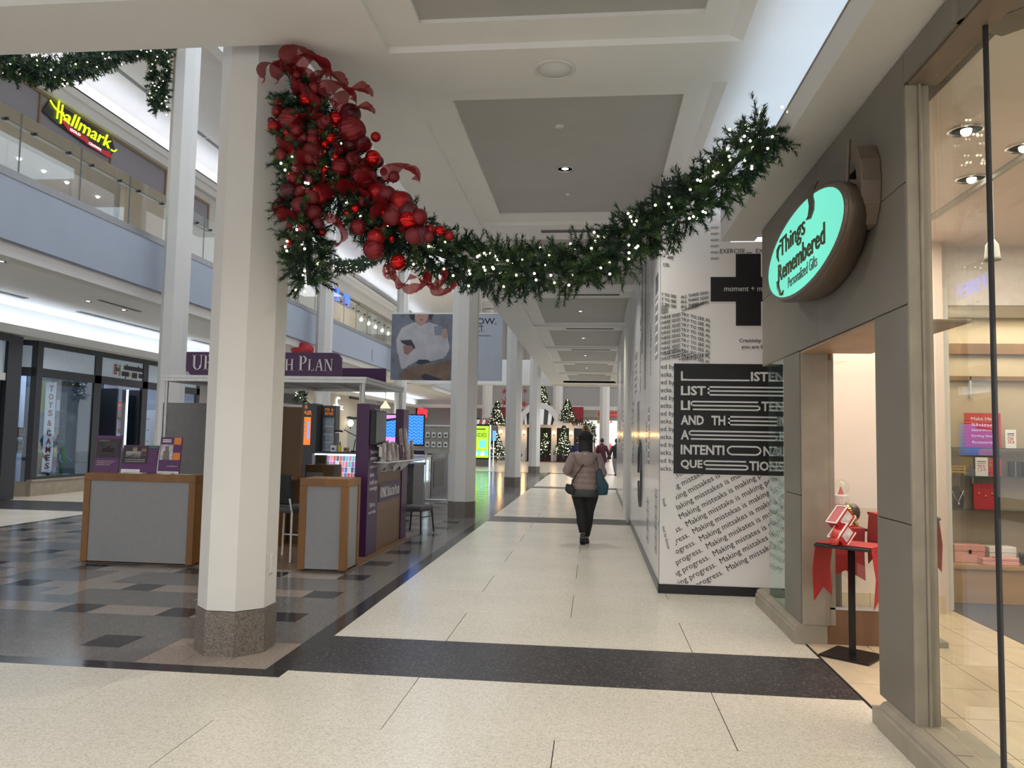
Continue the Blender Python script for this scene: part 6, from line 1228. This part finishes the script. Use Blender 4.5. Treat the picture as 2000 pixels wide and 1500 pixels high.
def star(x, y, z, r, label):
    t = thing('paper_star', label, 'star', (x, y, z), 'red stars hanging over the court'); rr = random.Random(int(z*50)); mb = MB()
    for k in range(12):
        d = Vector((rr.uniform(-1, 1), rr.uniform(-.5, .5), rr.uniform(-1, 1))).normalized() if k > 7 else Vector((math.cos(k*PI/4+.2), 0, math.sin(k*PI/4+.2)))
        mb.cyl(Vector((x, y, z)), Vector((x, y, z))+d*r*(1 if k < 8 else .6), r*.13, .004, 5)
    mb.build('spikes', mat('star_red', (.30, .02, .025), .5), t); MB().cyl((x, y, z), (x, y, 12), .006, n=4).build('cord', black, t)
star(-5.75, 50, 4.0, .44, 'largest red spiked star hanging beside the third pillar'); star(-4.55, 50, 3.87, .36, 'red spiked star hanging left of the striped arch'); star(-4.55, 50.5, 4.8, .25, 'small red spiked star hanging highest over the court'); star(-5.95, 51, 4.78, .3, 'dark red star half hidden behind the third pillar')
for k, (x0, x1, z0, z1, l) in enumerate(((-8.2, -6.9, 3.0, 4.2, 'red banner panel behind the tree by the green screen'), (-2.1, -.9, 3.0, 4.3, 'red banner panel beside the roof tree of the arcade'))):
    t = thing('red_wall_panel', l, 'banner', (x0, 60, z0)); B(x0, x1, 62.8, 62.85, z0, z1).build('panel', mat('panel_red', (.28, .02, .03), .6), t); B(x0-.05, x1+.05, 62.78, 62.87, z1, z1+.08).build('rail', white, t)
    for q in (x0, x1-.05): B(q, q+.05, 62.78, 62.87, z1, 4.35).build('hanger', white, t)
t = thing('snowy_hut_roof', 'red and white checked hut roof behind the green screen', 'hut', (-8.6, 52, 0)); B(-9.4, -7.3, 52, 53, 0.02, 2.35).build('hut_wall', pl, t)
for k in range(12): MB().extr([(-9.6+k*.2, 51.7, 2.35), (-9.4+k*.2, 51.7, 2.35), (-9.4+k*.2, 52.5, 2.85), (-9.6+k*.2, 52.5, 2.85)], (0, 0, .05)).build('roof_strip', mat('roof_red', (.32, .05, .04), .6) if k % 2 else lettw, t)
# green directory screen
gs = thing('green_directory_screen', 'tall freestanding screen glowing green with SIDES advert', 'screen', (-6.5, 44.4, 0))
B(-7.02, -6.02, 44.35, 44.65, .02, .42).build('plinth', mat('screen_base', (.16, .15, .15), .5), gs); B(-7.02, -6.02, 44.38, 44.62, .42, 2.45).build('case', black, gs); B(-6.97, -6.07, 44.36, 44.38, .52, 2.34).build('screen', glow('screen_green', (.42, .95, .04), 1.3), gs); B(-6.02, -5.98, 44.35, 44.6, .02, 2.4).build('lit_edge', glow('screen_edge', (.6, .75, 1), 2.0), gs)
text('lettering', 'SIDES', (-6.86, 44.36, 1.70), XR_, UZ, .68, .24, mat('screen_ink', (.02, .08, .02), .5), gs, .006, bold=.015); text('lettering', 'SUPER CRISPY', (-6.86, 44.36, 1.98), XR_, UZ, .64, .08, mat('screen_ink2', (.10, .30, .02), .5), gs, .004); B(-6.8, -6.25, 44.355, 44.36, 2.12, 2.2).build('heading_bar', MATS['screen_ink2'], gs)
sb_ = glow('screen_blue', (.15, .65, .9), 1.2); sp2 = glow('screen_pale', (.75, .9, .85), 1.2)
MB().extr([(-6.62, 44.355, 1.1), (-6.25, 44.355, 1.1), (-6.2, 44.355, 1.55), (-6.6, 44.355, 1.5)], (0, -.004, 0)).build('picture_cup', sb_, gs)
for k in range(4): MB().cyl((-6.82+k*.2, 44.355, .75+.06*(k % 2)), (-6.82+k*.2, 44.35, .75+.06*(k % 2)), .14, n=12).build('picture_scoop', sb_ if k % 2 else sp2, gs)
for k in range(3): text('picture_word', 'FREE', (-6.8+k*.22, 44.35, .92), XR_, UZ, .19, .05, navy, gs, .003)
t = thing('blue_side_sign', 'small glowing blue sign on a white post beside the green screen', 'sign', (-5.95, 45.5, 0)); MB().cyl((-5.92, 45.5, .02), (-5.92, 45.5, 1.8), .025, n=8).build('post', glow('post_white', (.8, .85, 1), 1.2), t); B(-5.98, -5.78, 45.45, 45.5, 1.5, 2.1).build('panel', glow('sign_blue', (.15, .4, 1), 1.2), t)
simple('white_bench', 'low white bench by the Christmas village', 'bench', [('top', (-6.9, -5.6, 50.5, 51, .42, .47), pl), ('end', (-6.9, -6.8, 50.5, 51, .02, .42), pl), ('end', (-5.7, -5.6, 50.5, 51, .02, .42), pl)])
t = thing('cafe_chair', 'slim cafe chair beyond the barricade end', 'chair', (1.75, 60, 0)); B(1.5, 1.95, 59.8, 60.25, .44, .48).build('seat', black, t); B(1.5, 1.95, 60.22, 60.26, .6, .95).build('backrest', mat('chair_grey', (.3, .3, .32), .5), t)
for a, b in ((1.52, 59.82), (1.93, 59.82), (1.52, 60.23), (1.93, 60.23)): MB().cyl((a, b, .02), (a, b, .44), .014, n=6).build('leg', chrome, t)
# ================================================================ PEOPLE
skinm = mat('skin', (.46, .28, .20), .5); hairm = mat('dark_hair', (.008, .006, .006), .55, var=.4, scale=40, stretch=(6, 6, .4))
def remesh(o, vox=.014, smooth=6):
    m = o.modifiers.new('remesh', 'REMESH'); m.mode = 'VOXEL'; m.voxel_size = vox; m.use_smooth_shade = True
    if smooth: s = o.modifiers.new('smooth', 'SMOOTH'); s.iterations = smooth; s.factor = .5
    return o
def ring(c, rx, ry, n=20, z=None): return [(c[0]+rx*math.cos(2*PI*k/n), c[1]+ry*math.sin(2*PI*k/n), c[2]) for k in range(n)]
def hand(mb, p, d, side):
    """palm with four fingers and a thumb, curled a little"""
    p = Vector(p); d = Vector(d).normalized(); a = d.cross(Vector((0, 1, 0))).normalized() if abs(d.y) < .9 else Vector((1, 0, 0)); b = a.cross(d)
    mb.tube([p, p+d*.05, p+d*.09], [.024, .034, .034], 8, flat=.55)
    for k, L in enumerate((.062, .072, .068, .052)):
        o = p+d*.085+a*((k-1.5)*.017); mb.tube([o, o+d*L*.5-b*.004, o+d*L*.85-b*.02, o+d*L-b*.034], [.0092, .009, .0085, .007], 6)
    o = p+d*.03+a*side*.028; mb.tube([o, o+a*side*.022+d*.025, o+a*side*.028+d*.055], [.012, .0105, .008], 6)
def person(label, loc, rz, P):
    """P: dict of coat colour, coat hem height, trousers, hat ... ; figure faces +y in its own space"""
    t = thing('person', label, 'person', (0, 0, 0)); lf, rf = P['feet']       # ankle points
    hipz = .90; el = P.get('elbows', ((-.30, -.02, 1.10), (.30, -.02, 1.10))); wr_ = P.get('wrists', ((-.25, .16, .98), (.30, .05, .86)))
    kn = P.get('knees', ((-.085, .06, .50), (.085, .05, .50)))
    b = MB()
    b.loft([ring((0, 0, z), rx, ry) for z, rx, ry in ((.84, .13, .10), (.95, .165, .12), (1.08, .135, .10), (1.25, .16, .11), (1.38, .17, .10), (1.44, .10, .07), (1.47, .06, .06), (1.53, .055, .058))])
    b.ball((0, .015, 1.615), .095, 16, 12, (.85, 1.05, 1.2)); b.ball((0, .105, 1.60), .02, 8, 6, (.7, 1, 1.2))                 # head, nose
    for s in (-1, 1): b.ball((s*.085, .0, 1.61), .022, 8, 6, (.4, .8, 1.2)); b.ball((s*.033, .09, 1.625), .014, 8, 6)       # ears, brows
    b.ball((0, .09, 1.56), .026, 8, 6, (1.1, .5, .4))
    for s, k_, f_ in ((-1, kn[0], lf), (1, kn[1], rf)):
        b.tube([(s*.085, 0, .92), (s*.09, .02, .72), k_, (Vector(k_)+Vector(f_))/2+Vector((0, -.025, 0)), f_, Vector(f_)+Vector((0, .01, -.05))], [.085, .08, .055, .052, .036, .04], 12)
    for s, e, w in ((-1, el[0], wr_[0]), (1, el[1], wr_[1])):
        b.tube([(s*.15, 0, 1.37), e, w], [.05, .042, .028], 10); hand(b, w, Vector(w)-Vector(e), -s)
    remesh(b.build('body', skinm, t, True), .0085, 2)
    p = MB()
    p.loft([ring((0, 0, z), rx, ry) for z, rx, ry in ((.80, .12, .11), (.88, .205, .145), (.98, .185, .13), (1.04, .15, .11))])
    for s, k_, f_ in ((-1, kn[0], lf), (1, kn[1], rf)):
        K, F = Vector(k_), Vector(f_); p.tube([(s*.09, 0, .90), (s*.098, .015, .74), K, (K+F)/2+Vector((0, -.03, 0)), F+Vector((0, 0, .03))], [.118, .115, .086, .078, .052], 14)
    remesh(p.build('trousers', P['trousers'], t, True), .013, 4)
    j = MB(); hem = P['hem']; rg_ = []
    n = int((1.44-hem)/.012)
    for i in range(n+1):
        z = hem+(1.44-hem)*i/n; f = (z-hem)/(1.44-hem); base = P['hemw']*(1-f)+.0*f
        wx = (P['hemw']*(1-min(1, f*1.6))+.175*min(1, f*1.6)) if f < .62 else .175+.035*math.sin((f-.62)/.38*PI*.9)
        if f > .9: wx *= 1-(f-.9)*3.6
        q = 1+(.085*abs(math.sin((z-hem)/P['quilt']*PI))-.04 if P.get('quilt') else 0)
        rg_.append(ring((0, 0, z), wx*q, (.155+.01*math.sin(f*PI))*q*(1 if f < .88 else 1-(f-.88)*2.6), 28))
    j.loft(rg_)
    for s, e, w in ((-1, el[0], wr_[0]), (1, el[1], wr_[1])):
        A, E_, W_ = Vector((s*.155, 0, 1.375)), Vector(e), Vector(w); pts, rs_ = [], []
        for i in range(25):
            f = i/24; pt = A.lerp(E_, f*2) if f < .5 else E_.lerp(W_, f*2-1); pts.append(pt); r = .088-.032*f; rs_.append(r*(1+(.07*abs(math.sin(f*24/3.2)) if P.get('quilt') else 0)))
        j.tube(pts, rs_, 14)
    if P.get('hood'):
        j.tube([(.15*math.cos(a), -.055-.075*math.sin(a)+.0, 1.40-.06*math.sin(a)) for a in [PI*k/10 for k in range(11)]], [.035]+[.05+.025*math.sin(PI*k/10) for k in range(1, 10)]+[.035], 12); j.ball((0, -.165, 1.32), .125, 14, 10, (1.15, .42, .95))
    else: j.loft([ring((0, 0, 1.42), .09, .085), ring((0, -.01, 1.50), .075, .075)])
    remesh(j.build('jacket', P['coat'], t, True), .0085 if P.get('quilt') else .014, 1 if P.get('quilt') else 5)
    if P.get('shirt'): MB().loft([ring((0, 0, z), rx, ry, 24) for z, rx, ry in ((hem-.11, .205, .15), (hem-.04, .222, .165), (hem+.06, .19, .14))]).build('shirt_hem', P['shirt'], t, True)
    if P.get('long_hair'):
        h = MB(); h.loft([ring((0, y, z), rx, ry) for z, rx, ry, y in ((1.34, .03, .02, -.11), (1.37, .08, .045, -.10), (1.44, .115, .065, -.07), (1.54, .112, .085, -.035), (1.64, .104, .10, -.015), (1.71, .08, .09, -.005), (1.735, .03, .04, 0))]); remesh(h.build('hair', hairm, t, True), .012, 4)
    else:
        h = MB(); h.ball((0, -.012, 1.64), .108, 14, 10, (.9, 1.02, 1.08)); h.build('hair', hairm, t, True)
    if P.get('hat'):
        h = MB(); h.loft([ring((0, -.005, z), r, r*1.08, 22) for z, r in ((1.60, .104), (1.62, .113), (1.66, .115), (1.69, .108), (1.72, .09), (1.745, .055), (1.752, .01))]); h.build('beanie', P['hat'], t, True)
        pm = MB(); rr = random.Random(2)
        for k in range(420):
            d = Vector((rr.gauss(0, 1), rr.gauss(0, 1), rr.gauss(0, 1))).normalized(); c = Vector((0, -.01, 1.785)); a = d.orthogonal()*.006; i = len(pm.v); pm.v += [(c+d*.02+a).to_tuple(), (c+d*.02-a).to_tuple(), (c+d*rr.uniform(.055, .072)).to_tuple()]; pm.f.append((i, i+1, i+2))
        tag(pm.build('fur_pompom', mat('tan_fur', (.42, .30, .16), .9, var=.5, scale=30), t), kind='stuff')
    for s, F in ((-1, lf), (1, rf)):
        F = Vector(F); tilt = P.get('tilt', (0, 0))[0 if s < 0 else 1]; R_ = Matrix.Rotation(tilt, 3, 'X')
        sh = MB(); pr_ = [(-.075, .036, .0, .05), (-.06, .042, .0, .075), (-.02, .042, .0, .085), (.05, .044, .0, .06), (.12, .045, .0, .045), (.165, .034, .0, .03), (.178, .012, .004, .018)]
        sh.loft([[tuple(F+R_ @ Vector((w*math.cos(q), y, (z0-.075)+(z1-z0)*(.5+.5*math.sin(q))))) for q in [2*PI*k/14 for k in range(14)]] for y, w, z0, z1 in pr_]); o = sh.build('shoe', P['shoes'], t, True)
        so = MB(); so.loft([[tuple(F+R_ @ Vector((w*1.06*math.cos(q), y, -.082+.016*(.5+.5*math.sin(q))))) for q in [2*PI*k/14 for k in range(14)]] for y, w, z0, z1 in pr_]); so.build('sole', black, o)
    t.location = loc; t.rotation_euler = (0, 0, rz); WPOS[t.name] = Vector(loc); t.scale = (P.get('size', 1),)*3; return t
puff = mat('mauve_puffer', (.27, .19, .175), .3, var=.12, scale=10, sheen=.2); kk = mat('black_legging', (.008, .008, .009), .8)
WL = (-.14, 12.52, 0)
person('person in mauve puffer jacket and black beanie walking away with teal bag', WL, 0, dict(size=1.025, coat=puff, hem=.84, hemw=.222, quilt=.085, hood=True, shirt=mat('sage_shirt', (.06, .068, .064), .8), trousers=kk, long_hair=True, hat=mat('black_knit', (.01, .01, .011), .9, bump=.5, scale=120), shoes=black, feet=((-.025, -.16, .155), (.03, .08, .083)), knees=((-.055, -.02, .50), (.06, .06, .50)), tilt=(-.55, 0), elbows=((-.285, -.05, 1.13), (.265, -.03, 1.10)), wrists=((-.20, .17, 1.06), (.20, .20, 1.04))))
sb2 = thing('shoulder_bag', 'black crossbody bag on a strap at the hip of the person in mauve', 'bag', (WL[0]-.22, WL[1]-.06, .92)); x, y = WL[0], WL[1]
MB().loft([[(x-.30, y-.10, .95), (x-.18, y-.14, .93), (x-.18, y-.03, .93), (x-.30, y-.01, .95)], [(x-.32, y-.12, .85), (x-.17, y-.17, .82), (x-.17, y-.02, .82), (x-.31, y, .85)], [(x-.27, y-.10, .79), (x-.18, y-.13, .77), (x-.18, y-.04, .77), (x-.26, y-.03, .79)]]).build('pouch', mat('bag_black', (.012, .012, .014), .5), sb2, bevel=.015)
MB().tube([(x-.22, y-.13, .93), (x-.14, y-.185, 1.10), (x-.02, y-.20, 1.27), (x+.08, y-.12, 1.42), (x+.09, y-.02, 1.455)], .013, 6, flat=.5).build('strap', MATS['bag_black'], sb2)
tb2 = thing('tote_bag', 'teal fabric tote bag hanging from the shoulder of the person in mauve', 'bag', (x+.25, y-.05, .80)); teal = mat('teal_nylon', (.008, .05, .075), .55, var=.3, scale=8, bump=.2)
MB().loft([[(x+.19, y-.11, 1.20), (x+.25, y-.12, 1.20), (x+.27, y+.0, 1.20), (x+.20, y+.02, 1.20)], [(x+.18, y-.16, 1.05), (x+.29, y-.17, 1.05), (x+.31, y+.05, 1.05), (x+.19, y+.06, 1.05)], [(x+.19, y-.18, .92), (x+.37, y-.18, .93), (x+.38, y+.08, .93), (x+.20, y+.08, .92)], [(x+.20, y-.16, .78), (x+.355, y-.16, .79), (x+.36, y+.06, .79), (x+.20, y+.06, .78)]]).build('bag_body', teal, tb2, bevel=.02)
MB().tube([(x+.21, y-.10, 1.19), (x+.185, y-.115, 1.35), (x+.165, y-.06, 1.475), (x+.18, y+.05, 1.44), (x+.23, y+.03, 1.19)], .012, 6, flat=.6).build('strap', teal, tb2)
stepA = dict(feet=((-.09, -.12, .09), (.09, .18, .085)), knees=((-.09, .02, .50), (.09, .12, .50)), shoes=black)
person('person in long burgundy coat carrying a dark bag, walking away in the distance', (.38, 38.6, 0), .05, dict(stepA, coat=mat('burgundy_wool', (.07, .012, .022), .8), hem=.55, hemw=.25, trousers=mat('blue_jeans', (.05, .07, .14), .8), elbows=((-.27, 0, 1.1), (.29, 0, 1.1)), wrists=((-.24, .15, .9), (.33, .03, .88))))
hb_ = thing('hand_bag', 'dark handbag held by the person in the burgundy coat', 'bag', (.74, 38.6, .7)); MB().loft([[(.66, 38.5, .92), (.78, 38.5, .92), (.78, 38.65, .92), (.66, 38.65, .92)], [(.64, 38.48, .72), (.86, 38.48, .72), (.86, 38.68, .72), (.64, 38.68, .72)]]).build('pouch', black, hb_, bevel=.02); MB().tube([(.68, 38.58, .9), (.70, 38.60, 1.0), (.76, 38.58, .9)], .012, 5).build('handle', black, hb_)
person('person in dark blue jacket mostly hidden behind the beanie of the person in mauve', (-.78, 36.0, 0), -.1, dict(stepA, coat=mat('navy_jacket', (.012, .016, .07), .7), hem=.75, hemw=.24, trousers=kk))
person('person in black jacket and grey trousers at the end of the barricade', (1.05, 37.0, 0), .3, dict(stepA, coat=mat('black_jacket', (.015, .016, .02), .7), hem=.80, hemw=.2, trousers=mat('grey_trousers', (.16, .16, .17), .8), tilt=(-.5, 0)))
